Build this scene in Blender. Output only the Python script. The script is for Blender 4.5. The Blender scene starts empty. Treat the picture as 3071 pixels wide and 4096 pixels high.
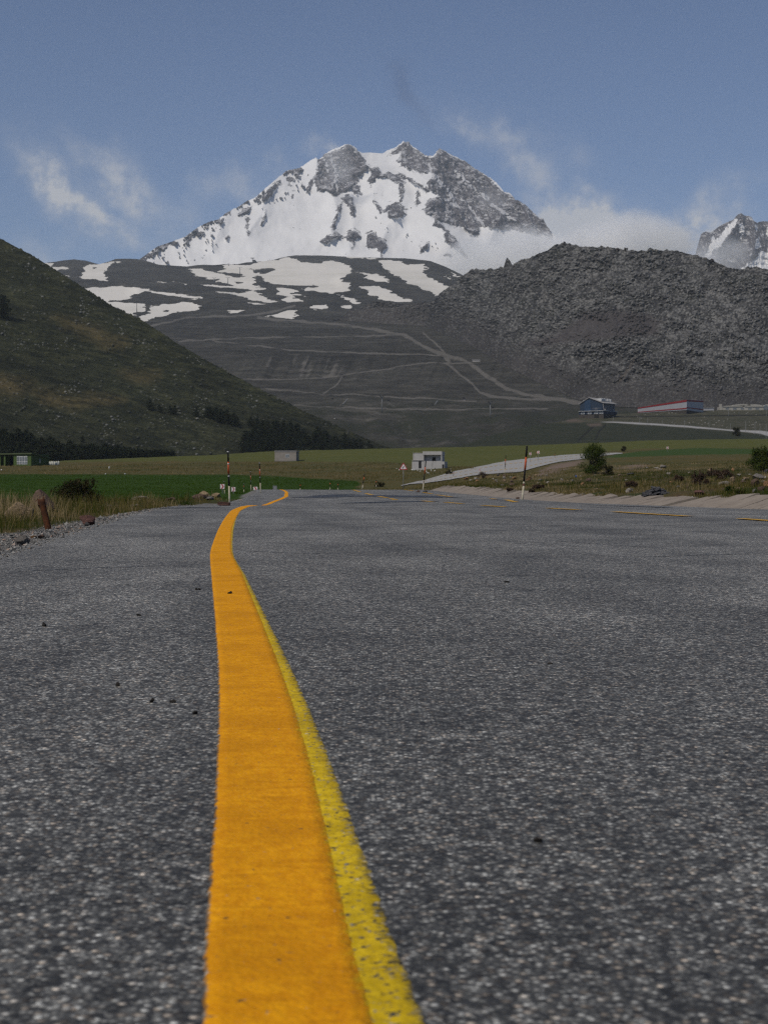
import bpy, bmesh, math, random
import numpy as np
from mathutils import Vector, Matrix

sc = bpy.context.scene
COL = sc.collection
# ---------------------------------------------------------------- camera
F, CX, HZ, EYE = 6000.0, 1535.5, 1930.0, 0.72      # focal length in photo pixels, principal column, horizon row, eye height (m)
cam = bpy.data.cameras.new("camera")
cam_o = bpy.data.objects.new("camera", cam)
COL.objects.link(cam_o)
cam_o.location = (0, 0, EYE)
cam_o.rotation_euler = (math.radians(90), 0, 0)
cam.sensor_width = 36
cam.lens = F / 4096 * 36
cam.shift_y = -(2048 - HZ) / 4096
cam.clip_start, cam.clip_end = 0.05, 60000
cam.dof.use_dof = True
cam.dof.focus_distance = 11.0
cam.dof.aperture_fstop = 8
sc.camera = cam_o
# ---------------------------------------------------------------- light
SUN_EL, SUN_AZ = math.radians(50), math.radians(222)   # azimuth clockwise from +Y (the view direction): the sun stands left and a little behind
sun = bpy.data.lights.new("sun", "SUN")
sun.energy, sun.angle, sun.color = 3.1, math.radians(0.5), (1.0, 0.925, 0.81)
sun_o = bpy.data.objects.new("sun", sun)
COL.objects.link(sun_o)
sdir = Vector((math.sin(SUN_AZ) * math.cos(SUN_EL), math.cos(SUN_AZ) * math.cos(SUN_EL), math.sin(SUN_EL)))
sun_o.rotation_euler = sdir.to_track_quat("Z", "Y").to_euler()
sun_o.location = (-60, -40, 80)
sc.view_settings.view_transform = "Standard"
sc.view_settings.look = "None"
sc.view_settings.exposure = 0.0
sc.view_settings.gamma = 1.0
sc.cycles.use_denoising = False
sc.cycles.max_bounces = 8
sc.cycles.diffuse_bounces = 2
sc.cycles.glossy_bounces = 2
sc.cycles.transparent_max_bounces = 12
sc.cycles.volume_bounces = 6
sc.cycles.volume_max_steps = 64
sc.cycles.filter_width = 1.2


# ---------------------------------------------------------------- node helper
class NT:
    def __init__(s, nt):
        s.nt = nt
        s._pos = s._obj = None

    def n(s, typ, props=None, **ins):
        nd = s.nt.nodes.new(typ)
        for k, v in (props or {}).items():
            setattr(nd, k, v)
        for k, v in ins.items():
            k2 = int(k[1:]) if k[0] == "i" and k[1:].isdigit() else k.replace("_", " ")
            s.put(nd.inputs[k2], v)
        return nd

    def put(s, sock, v):
        if v is None:
            return
        if isinstance(v, bpy.types.NodeSocket):
            s.nt.links.new(v, sock)
        else:
            if sock.type == "RGBA" and not hasattr(v, "__len__"):
                v = (v, v, v, 1)
            elif sock.type == "RGBA" and len(v) == 3:
                v = (*v, 1)
            sock.default_value = v

    def pos(s):
        if s._pos is None:
            s._pos = s.n("ShaderNodeNewGeometry").outputs["Position"]
        return s._pos

    def obj(s):
        if s._obj is None:
            s._obj = s.n("ShaderNodeTexCoord").outputs["Object"]
        return s._obj

    def rnd(s):
        return s.n("ShaderNodeObjectInfo").outputs["Random"]

    def scale(s, v, k):
        m = s.n("ShaderNodeMapping", {"vector_type": "POINT"}, Vector=v)
        m.inputs["Scale"].default_value = k if hasattr(k, "__len__") else (k, k, k)
        return m.outputs[0]

    def noise(s, v, scale, detail=4, rough=0.55, dist=0.0, out=0):
        return s.n("ShaderNodeTexNoise", {"noise_dimensions": "3D"}, Vector=v, Scale=scale, Detail=detail, Roughness=rough, Distortion=dist).outputs[out]

    def vor(s, v, scale, feature="F1", out="Distance", rand=1.0):
        return s.n("ShaderNodeTexVoronoi", {"feature": feature}, Vector=v, Scale=scale, Randomness=rand).outputs[out]

    def ramp(s, f, stops, interp="LINEAR"):
        r = s.n("ShaderNodeValToRGB", None, i0=f)
        cr = r.color_ramp
        cr.interpolation = interp
        while len(cr.elements) < len(stops):
            cr.elements.new(0.5)
        for e, (p, c) in zip(cr.elements, stops):
            e.position = p
            e.color = (c, c, c, 1) if not hasattr(c, "__len__") else (*c, 1)
        return r.outputs[0]

    def mix(s, f, a, b, blend="MIX"):
        m = s.n("ShaderNodeMix", {"data_type": "RGBA", "blend_type": blend})
        s.put(m.inputs[0], f)
        s.put(m.inputs[6], a)
        s.put(m.inputs[7], b)
        return m.outputs[2]

    def m(s, op, a, b=None, c=None, clamp=False):
        nd = s.n("ShaderNodeMath", {"operation": op, "use_clamp": clamp})
        for i, v in enumerate((a, b, c)):
            s.put(nd.inputs[i], v)
        return nd.outputs[0]

    def sep(s, v):
        return s.n("ShaderNodeSeparateXYZ", None, i0=v).outputs

    def comb(s, x=0.0, y=0.0, z=0.0):
        return s.n("ShaderNodeCombineXYZ", None, X=x, Y=y, Z=z).outputs[0]

    def attr(s, name):
        return s.n("ShaderNodeAttribute", {"attribute_name": name}).outputs["Fac"]

    def step(s, v, lo, hi):
        nd = s.n("ShaderNodeMapRange", {"interpolation_type": "SMOOTHSTEP"}, Value=v)
        s.put(nd.inputs["From Min"], lo)
        s.put(nd.inputs["From Max"], hi)
        return nd.outputs[0]

    def bump(s, h, strength=0.5, dist=0.1, normal=None):
        b = s.n("ShaderNodeBump", None, Height=h, Strength=strength, Distance=dist)
        s.put(b.inputs["Normal"], normal)
        return b.outputs[0]


class MAT(NT):
    def __init__(s, name):
        s.mat = bpy.data.materials.new(name)
        s.mat.use_nodes = True
        super().__init__(s.mat.node_tree)
        s.nt.nodes.clear()

    def done(s, color, rough=0.9, spec=0.25, normal=None, metal=0.0):
        p = s.n("ShaderNodeBsdfPrincipled")
        s.put(p.inputs["Base Color"], color)
        s.put(p.inputs["Roughness"], rough)
        s.put(p.inputs["Specular IOR Level"], spec)
        s.put(p.inputs["Metallic"], metal)
        s.put(p.inputs["Normal"], normal)
        o = s.n("ShaderNodeOutputMaterial")
        s.nt.links.new(p.outputs[0], o.inputs[0])
        return s.mat


# ---------------------------------------------------------------- sky
world = bpy.data.worlds.new("World")
sc.world = world
world.use_nodes = True
w = NT(world.node_tree)
w.nt.nodes.clear()
sky = w.n("ShaderNodeTexSky", {"sky_type": "NISHITA", "sun_disc": False, "sun_elevation": SUN_EL, "sun_rotation": SUN_AZ,
                               "altitude": 2200.0, "air_density": 1.0, "dust_density": 0.6, "ozone_density": 3.0})
skycol = sky.outputs[0]
d = w.sep(w.n("ShaderNodeTexCoord").outputs["Generated"])
ysafe = w.m("MAXIMUM", d[1], 0.02)
a = w.m("DIVIDE", d[0], ysafe)       # tangent of the bearing
b = w.m("DIVIDE", d[2], ysafe)       # tangent of the elevation
fwd = w.step(d[1], 0.1, 0.4)
cv = w.comb(a, w.m("MULTIPLY", b, 1.0), 0.0)
warp = w.n("ShaderNodeTexNoise", {"noise_dimensions": "2D"}, Vector=cv, Scale=22.0, Detail=5.0, Roughness=0.6).outputs[1]
wv = w.sep(warp)
aw = w.m("ADD", a, w.m("MULTIPLY", w.m("SUBTRACT", wv[0], 0.5), 0.05))
bw = w.m("ADD", b, w.m("MULTIPLY", w.m("SUBTRACT", wv[1], 0.5), 0.04))
fine = w.n("ShaderNodeTexNoise", {"noise_dimensions": "2D"}, Vector=cv, Scale=55.0, Detail=6.0, Roughness=0.62).outputs[0]
fine = w.step(fine, 0.25, 0.75)
WISPS = [  # column, row, half length, half width (photo px), tilt (deg, down to the right), strength
    (215, 745, 190, 75, 48, 0.74), (380, 868, 180, 46, 33, 0.72), (560, 800, 190, 85, 48, 0.56), (400, 660, 180, 60, 42, 0.34),
    (955, 745, 75, 60, 0, 0.34), (840, 735, 60, 50, 0, 0.22), (750, 820, 70, 60, 20, 0.2), (150, 1010, 130, 60, 5, 0.35),
    (1300, 590, 60, 35, 0, 0.38), (1130, 690, 60, 60, -35, 0.28),
    (1930, 530, 180, 60, 25, 0.20), (2120, 660, 190, 80, 35, 0.40), (2290, 830, 120, 70, 50, 0.5), (2440, 930, 260, 100, 12, 1.15),
    (2250, 940, 170, 85, 0, 1.1), (2620, 950, 180, 60, -8, 0.75), (2870, 840, 150, 90, -40, 0.42), (2800, 960, 200, 70, -10, 0.7),
    (1890, 480, 60, 40, 0, 0.16), (2300, 600, 120, 60, 30, 0.16)]
tot = None
for (px, py, la, lb, tilt, amp) in WISPS:
    ca, cb = (px - CX) / F, (HZ - py) / F
    t = math.radians(-tilt)
    dx, dy = w.m("SUBTRACT", aw, ca), w.m("SUBTRACT", bw, cb)
    e1 = w.m("ADD", w.m("MULTIPLY", dx, math.cos(t) * F / la), w.m("MULTIPLY", dy, math.sin(t) * F / la))
    e2 = w.m("ADD", w.m("MULTIPLY", dx, -math.sin(t) * F / lb), w.m("MULTIPLY", dy, math.cos(t) * F / lb))
    r2 = w.m("ADD", w.m("MULTIPLY", e1, e1), w.m("MULTIPLY", e2, e2))
    g = w.m("MULTIPLY", w.m("EXPONENT", w.m("MULTIPLY", r2, -1.1)), amp)
    tot = g if tot is None else w.m("ADD", tot, g)
cl = w.m("MULTIPLY", w.m("MULTIPLY", tot, w.m("ADD", w.m("MULTIPLY", fine, 1.1), 0.35)), fwd, clamp=True)
skyblue = w.mix(1.0, skycol, (0.62, 0.65, 0.72), "MULTIPLY")
dx, dy = w.m("SUBTRACT", aw, (1650 - CX) / F), w.m("SUBTRACT", bw, (HZ - 370) / F)
e1 = w.m("ADD", w.m("MULTIPLY", dx, 0.55 * F / 120), w.m("MULTIPLY", dy, -0.83 * F / 120))
e2 = w.m("ADD", w.m("MULTIPLY", dx, 0.83 * F / 52), w.m("MULTIPLY", dy, 0.55 * F / 52))
dk = w.m("MULTIPLY", w.m("EXPONENT", w.m("MULTIPLY", w.m("ADD", w.m("MULTIPLY", e1, e1), w.m("MULTIPLY", e2, e2)), -1.3)), w.m("MULTIPLY", fwd, 0.42))
skyblue = w.mix(dk, skyblue, w.mix(1.0, skyblue, (0.45, 0.47, 0.55), "MULTIPLY"))
cloudy = w.mix(w.m("MULTIPLY", cl, 0.85), skyblue, (5.2, 5.2, 5.3))
bg = w.n("ShaderNodeBackground", None, Color=cloudy, Strength=0.1)
w.nt.links.new(bg.outputs[0], w.n("ShaderNodeOutputWorld").inputs[0])


# ---------------------------------------------------------------- numeric noise
def _h(ix, iy, seed):
    n = (ix.astype(np.int64) * 374761393 + iy.astype(np.int64) * 668265263 + seed * 974711) & 0xFFFFFFFF
    n = ((n ^ (n >> 13)) * 1274126177) & 0xFFFFFFFF
    n = ((n ^ (n >> 16)) * 2246822519) & 0xFFFFFFFF
    return ((n ^ (n >> 15)) & 0xFFFFFF) / float(0xFFFFFF)


def vnoise(x, y, seed=0):
    x, y = np.asarray(x, float), np.asarray(y, float)
    ix, iy = np.floor(x), np.floor(y)
    fx, fy = x - ix, y - iy
    fx, fy = fx * fx * fx * (fx * (fx * 6 - 15) + 10), fy * fy * fy * (fy * (fy * 6 - 15) + 10)
    a, b = _h(ix, iy, seed), _h(ix + 1, iy, seed)
    c, d = _h(ix, iy + 1, seed), _h(ix + 1, iy + 1, seed)
    return (a + (b - a) * fx) * (1 - fy) + (c + (d - c) * fx) * fy - 0.5


def fbm(x, y, seed=0, oct=5, gain=0.5, ridged=False):
    s, amp, n = 0.0, 1.0, 0.0
    for k in range(oct):
        v = vnoise(x * 2 ** k + 17.3 * k, y * 2 ** k - 9.1 * k, seed + k)
        if ridged:
            v = 0.5 - 2 * np.abs(v)
        s = s + amp * v
        n += amp
        amp *= gain
    return s / n


def worley(x, y, seed=0):
    ix, iy = np.floor(x), np.floor(y)
    best = np.full(np.shape(x), 9.0)
    cid = np.zeros(np.shape(x))
    for dx in (-1, 0, 1):
        for dy in (-1, 0, 1):
            jx, jy = ix + dx, iy + dy
            px, py = jx + _h(jx, jy, seed), jy + _h(jx, jy, seed + 31)
            dd = (x - px) ** 2 + (y - py) ** 2
            hit = dd < best
            best = np.where(hit, dd, best)
            cid = np.where(hit, _h(jx, jy, seed + 77), cid)
    return np.sqrt(best), cid


def sstep(x, a, b):
    t = np.clip((np.asarray(x, float) - a) / (b - a), 0, 1)
    return t * t * (3 - 2 * t)


def pchip(xs, ys):
    xs, ys = np.array(xs, float), np.array(ys, float)
    h, dl = np.diff(xs), np.diff(ys) / np.diff(xs)
    m = np.zeros(len(xs))
    m[0], m[-1] = dl[0], dl[-1]
    for i in range(1, len(xs) - 1):
        if dl[i - 1] * dl[i] > 0:
            m[i] = 2 * dl[i - 1] * dl[i] / (dl[i - 1] + dl[i])

    def f(x):
        x = np.asarray(x, float)
        i = np.clip(np.searchsorted(xs, x) - 1, 0, len(xs) - 2)
        t = np.clip((x - xs[i]) / h[i], 0, 1)
        return ((2 * t ** 3 - 3 * t ** 2 + 1) * ys[i] + (t ** 3 - 2 * t ** 2 + t) * h[i] * m[i]
                + (-2 * t ** 3 + 3 * t ** 2) * ys[i + 1] + (t ** 3 - t ** 2) * h[i] * m[i + 1])
    return f


def sdpoly(u, v, poly):
    """signed distance (positive inside) of points to a polygon"""
    P = np.array(poly, float)
    Q = np.roll(P, -1, 0)
    dist = np.full(u.shape, 1e9)
    inside = np.zeros(u.shape, bool)
    for (x0, y0), (x1, y1) in zip(P, Q):
        ex, ey = x1 - x0, y1 - y0
        t = np.clip(((u - x0) * ex + (v - y0) * ey) / (ex * ex + ey * ey + 1e-9), 0, 1)
        dist = np.minimum(dist, np.hypot(u - x0 - t * ex, v - y0 - t * ey))
        c = (y0 > v) != (y1 > v)
        xi = x0 + (v - y0) / (ey if abs(ey) > 1e-9 else 1e-9) * ex
        inside ^= c & (u < xi)
    return np.where(inside, dist, -dist)


def polymask(u, v, polys, soft):
    out = np.zeros(u.shape)
    for p in polys:
        A = np.array(p, float)
        m = (u > A[:, 0].min() - soft) & (u < A[:, 0].max() + soft) & (v > A[:, 1].min() - soft) & (v < A[:, 1].max() + soft)
        if m.any():
            s = np.clip(0.5 + sdpoly(u[m], v[m], p) / (2 * soft), 0, 1)
            out[m] = np.maximum(out[m], s)
    return out


def linedist(u, v, line):
    d = np.full(u.shape, 1e9)
    for (x0, y0), (x1, y1) in zip(line[:-1], line[1:]):
        ex, ey = x1 - x0, y1 - y0
        t = np.clip(((u - x0) * ex + (v - y0) * ey) / (ex * ex + ey * ey + 1e-9), 0, 1)
        d = np.minimum(d, np.hypot(u - x0 - t * ex, v - y0 - t * ey))
    return d


# ---------------------------------------------------------------- mesh helpers
def new_mesh(name, V, faces, mat=None, smooth=False, attrs=None, mats=None, midx=None):
    me = bpy.data.meshes.new(name)
    V = np.asarray(V, np.float32)
    if isinstance(faces, np.ndarray):
        k = faces.shape[1]
        me.vertices.add(len(V))
        me.vertices.foreach_set("co", V.ravel())
        me.loops.add(faces.size)
        me.loops.foreach_set("vertex_index", faces.astype(np.int32).ravel())
        me.polygons.add(len(faces))
        me.polygons.foreach_set("loop_start", np.arange(0, faces.size, k, dtype=np.int32))
    else:
        me.from_pydata([tuple(map(float, p)) for p in V], [], faces)
    for nm, arr in (attrs or {}).items():
        at = me.attributes.new(nm, "FLOAT", "POINT")
        at.data.foreach_set("value", np.asarray(arr, np.float32).ravel())
    for mt in (mats or ([mat] if mat else [])):
        me.materials.append(mt)
    if midx is not None:
        me.polygons.foreach_set("material_index", np.asarray(midx, np.int32))
    me.polygons.foreach_set("use_smooth", np.full(len(me.polygons), bool(smooth)))
    me.update(calc_edges=True)
    me.validate()
    return me


def link(name, me, parent=None, label=None, cat=None, group=None, kind=None, loc=None, rot=None, scale=None):
    o = bpy.data.objects.new(name, me)
    COL.objects.link(o)
    if parent is not None:
        o.parent = parent
    if loc is not None:
        o.location = loc
    if rot is not None:
        o.rotation_euler = rot
    if scale is not None:
        o.scale = scale if hasattr(scale, "__len__") else (scale,) * 3
    tag(o, label, cat, group, kind)
    return o


def tag(o, label=None, cat=None, group=None, kind=None):
    for k, v in (("label", label), ("category", cat), ("group", group), ("kind", kind)):
        if v:
            o[k] = v
    return o


def thing(name, label, cat, loc, rotz=0.0, group=None, scale=1.0, rot=None):
    return link(name, None, None, label, cat, group, None, loc, rot or (0, 0, rotz), scale)


def copy_tree(o, parent=None):
    c = o.copy()
    COL.objects.link(c)
    if parent is not None:
        c.parent = parent
    for ch in list(o.children):
        copy_tree(ch, c)
    return c


def grid_faces(nr, nc):
    i = np.arange(nr * nc).reshape(nr, nc)
    return np.stack([i[:-1, :-1].ravel(), i[:-1, 1:].ravel(), i[1:, 1:].ravel(), i[1:, :-1].ravel()], 1)


class MB:
    """collects boxes, prisms and tubes into one mesh"""
    def __init__(s):
        s.V, s.F, s.I = [], [], []

    def add(s, V, Fs, mi=0):
        o = len(s.V)
        s.V += [tuple(p) for p in V]
        s.F += [[i + o for i in f] for f in Fs]
        s.I += [mi] * len(Fs)
        return s

    def box(s, x0, x1, y0, y1, z0, z1, mi=0):
        V = [(x0, y0, z0), (x1, y0, z0), (x1, y1, z0), (x0, y1, z0), (x0, y0, z1), (x1, y0, z1), (x1, y1, z1), (x0, y1, z1)]
        return s.add(V, [[0, 3, 2, 1], [4, 5, 6, 7], [0, 1, 5, 4], [1, 2, 6, 5], [2, 3, 7, 6], [3, 0, 4, 7]], mi)

    def prism(s, pts, y0, y1, mi=0):
        """polygon in x,z extruded along y"""
        n = len(pts)
        V = [(x, y0, z) for x, z in pts] + [(x, y1, z) for x, z in pts]
        return s.add(V, [list(range(n)), list(range(2 * n - 1, n - 1, -1))] + [[i, i + n, (i + 1) % n + n, (i + 1) % n] for i in range(n)], mi)

    def tube(s, pts, rad, seg=8, mi=0, cap=True):
        pts = [Vector(p) for p in pts]
        rad = rad if hasattr(rad, "__len__") else [rad] * len(pts)
        V, Fs = [], []
        for k, p in enumerate(pts):
            t = (pts[min(k + 1, len(pts) - 1)] - pts[max(k - 1, 0)]).normalized()
            a = t.orthogonal().normalized() if abs(t.z) > 0.9 else t.cross(Vector((0, 0, 1))).normalized()
            if abs(t.z) > 0.9:
                a = (Vector((1, 0, 0)) - t * t.x).normalized()
            b2 = t.cross(a)
            for i in range(seg):
                an = 2 * math.pi * i / seg
                V.append(p + (a * math.cos(an) + b2 * math.sin(an)) * rad[k])
        for k in range(len(pts) - 1):
            for i in range(seg):
                j = (i + 1) % seg
                Fs.append([k * seg + i, k * seg + j, (k + 1) * seg + j, (k + 1) * seg + i])
        if cap:
            Fs += [list(range(seg))[::-1], list(range((len(pts) - 1) * seg, len(pts) * seg))]
        return s.add(V, Fs, mi)

    def mesh(s, name, mats, smooth=False):
        return new_mesh(name, s.V, s.F, mats=mats if isinstance(mats, (list, tuple)) else [mats], midx=s.I, smooth=smooth)


def px2x(px, Y):
    return (px - CX) / F * Y


def py2z(py, Y):
    return EYE + (HZ - py) / F * Y
# ================================================================ ROAD PROFILE
xl = pchip([-40, -6, 2, 2.35, 2.92, 4.04, 5.37, 7.07, 11.68, 15.3, 18.7, 24, 33.2, 39, 43.8, 50, 60, 72, 78, 84, 90, 98, 112, 128, 150, 200],
           [4.0, 0.62, -.239, -.278, -.333, -.446, -.59, -.79, -1.343, -1.77, -2.117, -2.63, -3.46, -3.94, -4.23, -4.55, -5.1, -5.70, -5.82, -5.88, -6.02, -6.5, -7.4, -8.78, -11.2, -17.5])
xr = pchip([-40, 20, 30, 40, 45, 55, 72, 100, 131, 150, 200], [18.4, 13.2, 11.7, 10.2, 9.0, 7.7, 6.8, 5.2, 3.5, 1.9, -4])
zl = pchip([-40, 20, 33, 43, 50, 60, 72, 78, 84, 90, 98, 112, 128, 133, 140, 160, 200], [0, 0, 0.005, 0.0, -.05, -.25, -.33, -.27, -.204, -.135, -.08, -.008, .085, .09, .03, -.5, -2.2])
zr_ = pchip([-40, 43, 50, 60, 72, 100, 131, 134, 145, 160, 200], [0, 0, -.02, -.07, -.1, -.03, .07, .07, -.05, -.5, -2.2])


def road_z(x, Y):
    s = x - xl(Y)
    a, b = zl(Y), zr_(Y)
    wv = sstep(s, -0.5, 5.5)
    return a + (b - a) * wv


# ================================================================ GROUND
GU = [-3000, 0, 700, 1100, 1500, 1640, 1914, 2145, 2324, 2600, 3071, 6000]
GT = {  # distance -> heights (m) or rows (photo px) per column
    -60: ("z", [-.05] * 5 + [0, .2, .3, .3, .35, .4, .4]),
    20: ("z", [-.04, -.05, -.05, 0, 0, 0, .2, .3, .3, .35, .4, .4]),
    30: ("z", [-.1, -.12, -.1, 0, 0, 0, .2, .3, .3, .35, .42, .45]),
    43: ("z", [-.18, -.18, -.16, 0, 0, 0, .2, .25, .3, .35, .47, .6]),
    60: ("z", [-.3, -.3, -.3, -.1, 0, 0, .15, .25, .3, .38, .6, .9]),
    80: ("z", [-.4, -.4, -.4, -.3, 0, .1, .2, .3, .4, .55, .9, 1.3]),
    100: ("v", [1995, 1995, 1992, 1992, 1972, 1962, 1952, 1948, 1942, 1925, 1900, 1885]),
    130: ("v", [1985, 1985, 1985, 1978, 1972, 1962, 1943, 1930, 1922, 1905, 1880, 1868]),
    150: ("v", [1980, 1980, 1980, 1976, 1973, 1964, 1933, 1917, 1905, 1890, 1869, 1860]),
    170: ("v", [1976, 1976, 1976, 1974, 1969, 1960, 1922, 1908, 1893, 1878, 1860, 1852]),
    200: ("v", [1962, 1962, 1963, 1964, 1954, 1944, 1909, 1896, 1880, 1865, 1852, 1845]),
    270: ("v", [1920, 1920, 1920, 1921, 1917, 1914, 1884, 1871, 1855, 1843, 1837, 1835]),
    330: ("v", [1896, 1896, 1895, 1896, 1888, 1887, 1869, 1850, 1840, 1830, 1825, 1822]),
    400: ("v", [1872, 1872, 1868, 1866, 1855, 1855, 1848, 1832, 1827, 1815, 1806, 1803]),
    450: ("v", [1860, 1860, 1848, 1840, 1828, 1826, 1818, 1808, 1804, 1798, 1784, 1782]),
    510: ("v", [1852, 1852, 1828, 1807, 1795, 1792, 1787, 1781, 1773, 1763, 1757, 1757]),
    560: ("v", [1875, 1875, 1850, 1830, 1815, 1812, 1808, 1802, 1797, 1790, 1785, 1785]),
    640: ("z", [0] * 12), 1500: ("z", [-10] * 12), 13500: ("z", [-30] * 12)}
_ys = np.array(sorted(GT), float)
_tab = []
for yy in sorted(GT):
    k, vals = GT[yy]
    vals = np.array(vals, float)
    _tab.append(vals if k == "z" else EYE + (HZ - vals) / F * yy)
_tab = np.array(_tab)
_ywarp = lambda Y: np.log(np.maximum(np.asarray(Y, float), -60) + 75.0)
_ud = np.linspace(-3000, 6000, 451)
_yd = np.linspace(_ywarp(-60), _ywarp(13500), 900)
_t1 = np.stack([np.interp(_ud, GU, r) for r in _tab])
_t2 = np.stack([pchip(_ywarp(_ys), _t1[:, j])(_yd) for j in range(len(_ud))], 1)
_kern = np.exp(-np.linspace(-2, 2, 9) ** 2)
_kern /= _kern.sum()
_t2 = np.apply_along_axis(lambda r: np.convolve(np.pad(r, 4, "edge"), _kern, "valid"), 1, _t2)


def ground_base(x, Y):
    x, Y = np.asarray(x, float), np.asarray(Y, float)
    u = np.clip(CX + F * x / np.maximum(Y, 20.0), -3000, 6000)
    fu = np.clip((u + 3000) / 20.0, 0, 449.999)
    fy = np.clip((_ywarp(Y) - _yd[0]) / (_yd[1] - _yd[0]), 0, 898.999)
    iu, iy = fu.astype(int), fy.astype(int)
    du, dy = fu - iu, fy - iy
    return ((_t2[iy, iu] * (1 - du) + _t2[iy, iu + 1] * du) * (1 - dy) + (_t2[iy + 1, iu] * (1 - du) + _t2[iy + 1, iu + 1] * du) * dy)


FARLINE = []


def ground_z(x, Y):
    """bare ground, dug out a little where the road lies"""
    x, Y = np.asarray(x, float), np.asarray(Y, float)
    z = ground_base(x, Y)
    bumps = fbm(x / 2.2, Y / 2.2, 5, 4) * np.interp(Y, [0, 40, 100, 300], [0.10, 0.24, 0.3, 0.35]) + fbm(x / 14, Y / 14, 9, 3) * np.interp(Y, [0, 60, 150], [0.04, 0.2, 0.45])
    if FARLINE:
        far = Y > 165
        if np.any(far):
            dd = np.full(np.shape(Y), 1e3)
            dd[far] = linedist(np.broadcast_to(x, np.shape(Y))[far], Y[far], FARLINE)
            bumps = bumps * sstep(dd, 9, 26)
    l, r = xl(Y) - 2.15, xr(Y)
    out = np.maximum(np.maximum(l - x, x - r), 0)
    side = np.where(x < l, 1.2, 2.5)
    wv = sstep(out / side, 0.0, 1.0)
    near = 1 - sstep(Y, 140, 165)
    wv = 1 - (1 - wv) * near
    rz = road_z(x, Y) - 0.07
    rz = np.where(out > 0.02, road_z(np.clip(x, l, r), Y) - 0.035, rz)
    return rz * (1 - wv) + (z + bumps * sstep(out, 0.3, 2.0)) * wv


def surf_z(x, Y):
    x, Y = np.asarray(x, float), np.asarray(Y, float)
    on = (x > xl(Y) - 2.15) & (x < xr(Y)) & (Y < 160)
    return np.where(on, road_z(x, Y), ground_z(x, Y))


_cast_Y = np.concatenate([np.arange(3, 60, 0.05), np.arange(60, 170, 0.15), np.arange(170, 520, 0.5)])


def cast(px, py, road=False, ymin=3):
    Y = _cast_Y[_cast_Y >= ymin]
    x = px2x(px, Y)
    z = road_z(x, Y) if road else surf_z(x, Y)
    v = HZ - F * (z - EYE) / Y
    hit = np.nonzero(v <= py)[0]
    i = hit[0] if len(hit) else len(Y) - 1
    return Vector((float(x[i]), float(Y[i]), float(z[i])))


for _p in ((1604, 1944), (1639, 1936), (1696, 1929), (1803, 1905), (1916, 1884), (2010, 1870), (2110, 1860), (2148, 1850), (2235, 1836), (2326, 1827), (2420, 1818), (2490, 1813)):
    _Y = _cast_Y[_cast_Y >= 172]
    _x = px2x(_p[0], _Y)
    _i = np.nonzero(HZ - F * (ground_base(_x, _Y) - EYE) / _Y <= _p[1])[0]
    FARLINE.append((float(_x[_i[0]]), float(_Y[_i[0]])))

CROP = [(-3200, 1897), (0, 1897), (500, 1898), (900, 1899), (1050, 1903), (1200, 1912), (1330, 1918), (1425, 1924), (1440, 1940), (1400, 1975),
        (1150, 1985), (900, 2000), (600, 2006), (300, 2012), (0, 2016), (-3200, 2016)]
STRIP = [(2400, 1832), (2470, 1817), (2560, 1806), (2700, 1796), (2800, 1792), (3071, 1797), (6000, 1797), (6000, 1815), (3071, 1816), (2700, 1821), (2540, 1827)]
_ol = ([-3200, 0, 500, 700, 1000, 1560, 1700, 1850, 1940, 2330, 2500, 3071, 6000], [1850, 1850, 1847, 1844, 1846, 1848, 1862, 1866, 1862, 1820, 1797, 1790, 1790])

gY = np.concatenate([np.linspace(-40, 8, 14), np.geomspace(9, 160, 330), np.geomspace(161, 650, 300)[0:], np.geomspace(700, 13000, 20)])
gU = np.concatenate([np.linspace(-3000, -200, 50)[:-1], np.linspace(-200, 3300, 520), np.linspace(3300, 6000, 46)[1:]])
YY, UU = np.meshgrid(gY, gU, indexing="ij")
XX = np.clip((UU - CX) / F * np.maximum(YY, 20.0), -8000, 8000)
ZZ = ground_z(XX, YY)
VV = HZ - F * (ZZ - EYE) / np.maximum(YY, 20.0)
wu = UU + 60 * fbm(UU / 90, YY / 12, 61, 4)
wvv = VV + np.interp(YY, [60, 200, 500], [7, 5, 2.5]) * fbm(UU / 40, YY / 9, 62, 4) * 2
crop = polymask(wu, wvv, [CROP], 2.5) * sstep(YY, 62, 80)
strip = polymask(UU, wvv, [STRIP], 2.0) * sstep(YY, 250, 280)
olive = np.clip(0.5 + (np.interp(UU, *_ol) - wvv) / 5.0, 0, 1) * sstep(YY, 225, 260)
olive = olive * (1 - strip)
s_out = np.maximum(xl(YY) - 2.15 - XX, 0)
gravel = (1 - sstep(s_out + 0.6 * fbm(XX * 1.3, YY / 3, 77, 3), 0.85, 1.25)) * (XX < xl(YY)) * (YY < 75)
hump = polymask(UU, VV, [[(985, 1962), (1030, 1955), (1055, 1970), (1040, 1988), (990, 1994), (960, 1990)]], 5) * (YY < 130)
gravel = np.maximum(gravel, hump)
bare = polymask(wu, wvv, [[(2120, 1905), (2200, 1862), (2330, 1838), (2330, 1850), (2250, 1885), (2180, 1905)], [(2450, 1872), (2540, 1858), (2620, 1858), (2600, 1868), (2500, 1876)]], 6) * (YY > 60)
me = new_mesh("ground", np.stack([XX.ravel(), YY.ravel(), ZZ.ravel()], 1), grid_faces(*XX.shape), smooth=True,
              attrs={"crop": crop, "olive": olive, "strip": strip, "gravel": gravel, "bare": bare})
m = MAT("meadow_and_fields")
P = m.pos()
n_big, n_mid, n_fine = m.noise(P, 0.06, 4), m.noise(P, 0.45, 5), m.noise(P, 3.5, 6, 0.7)
flat = m.scale(P, (0.35, 1.0, 1.0))
tuft = m.noise(flat, 1.3, 5, 0.7)
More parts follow.
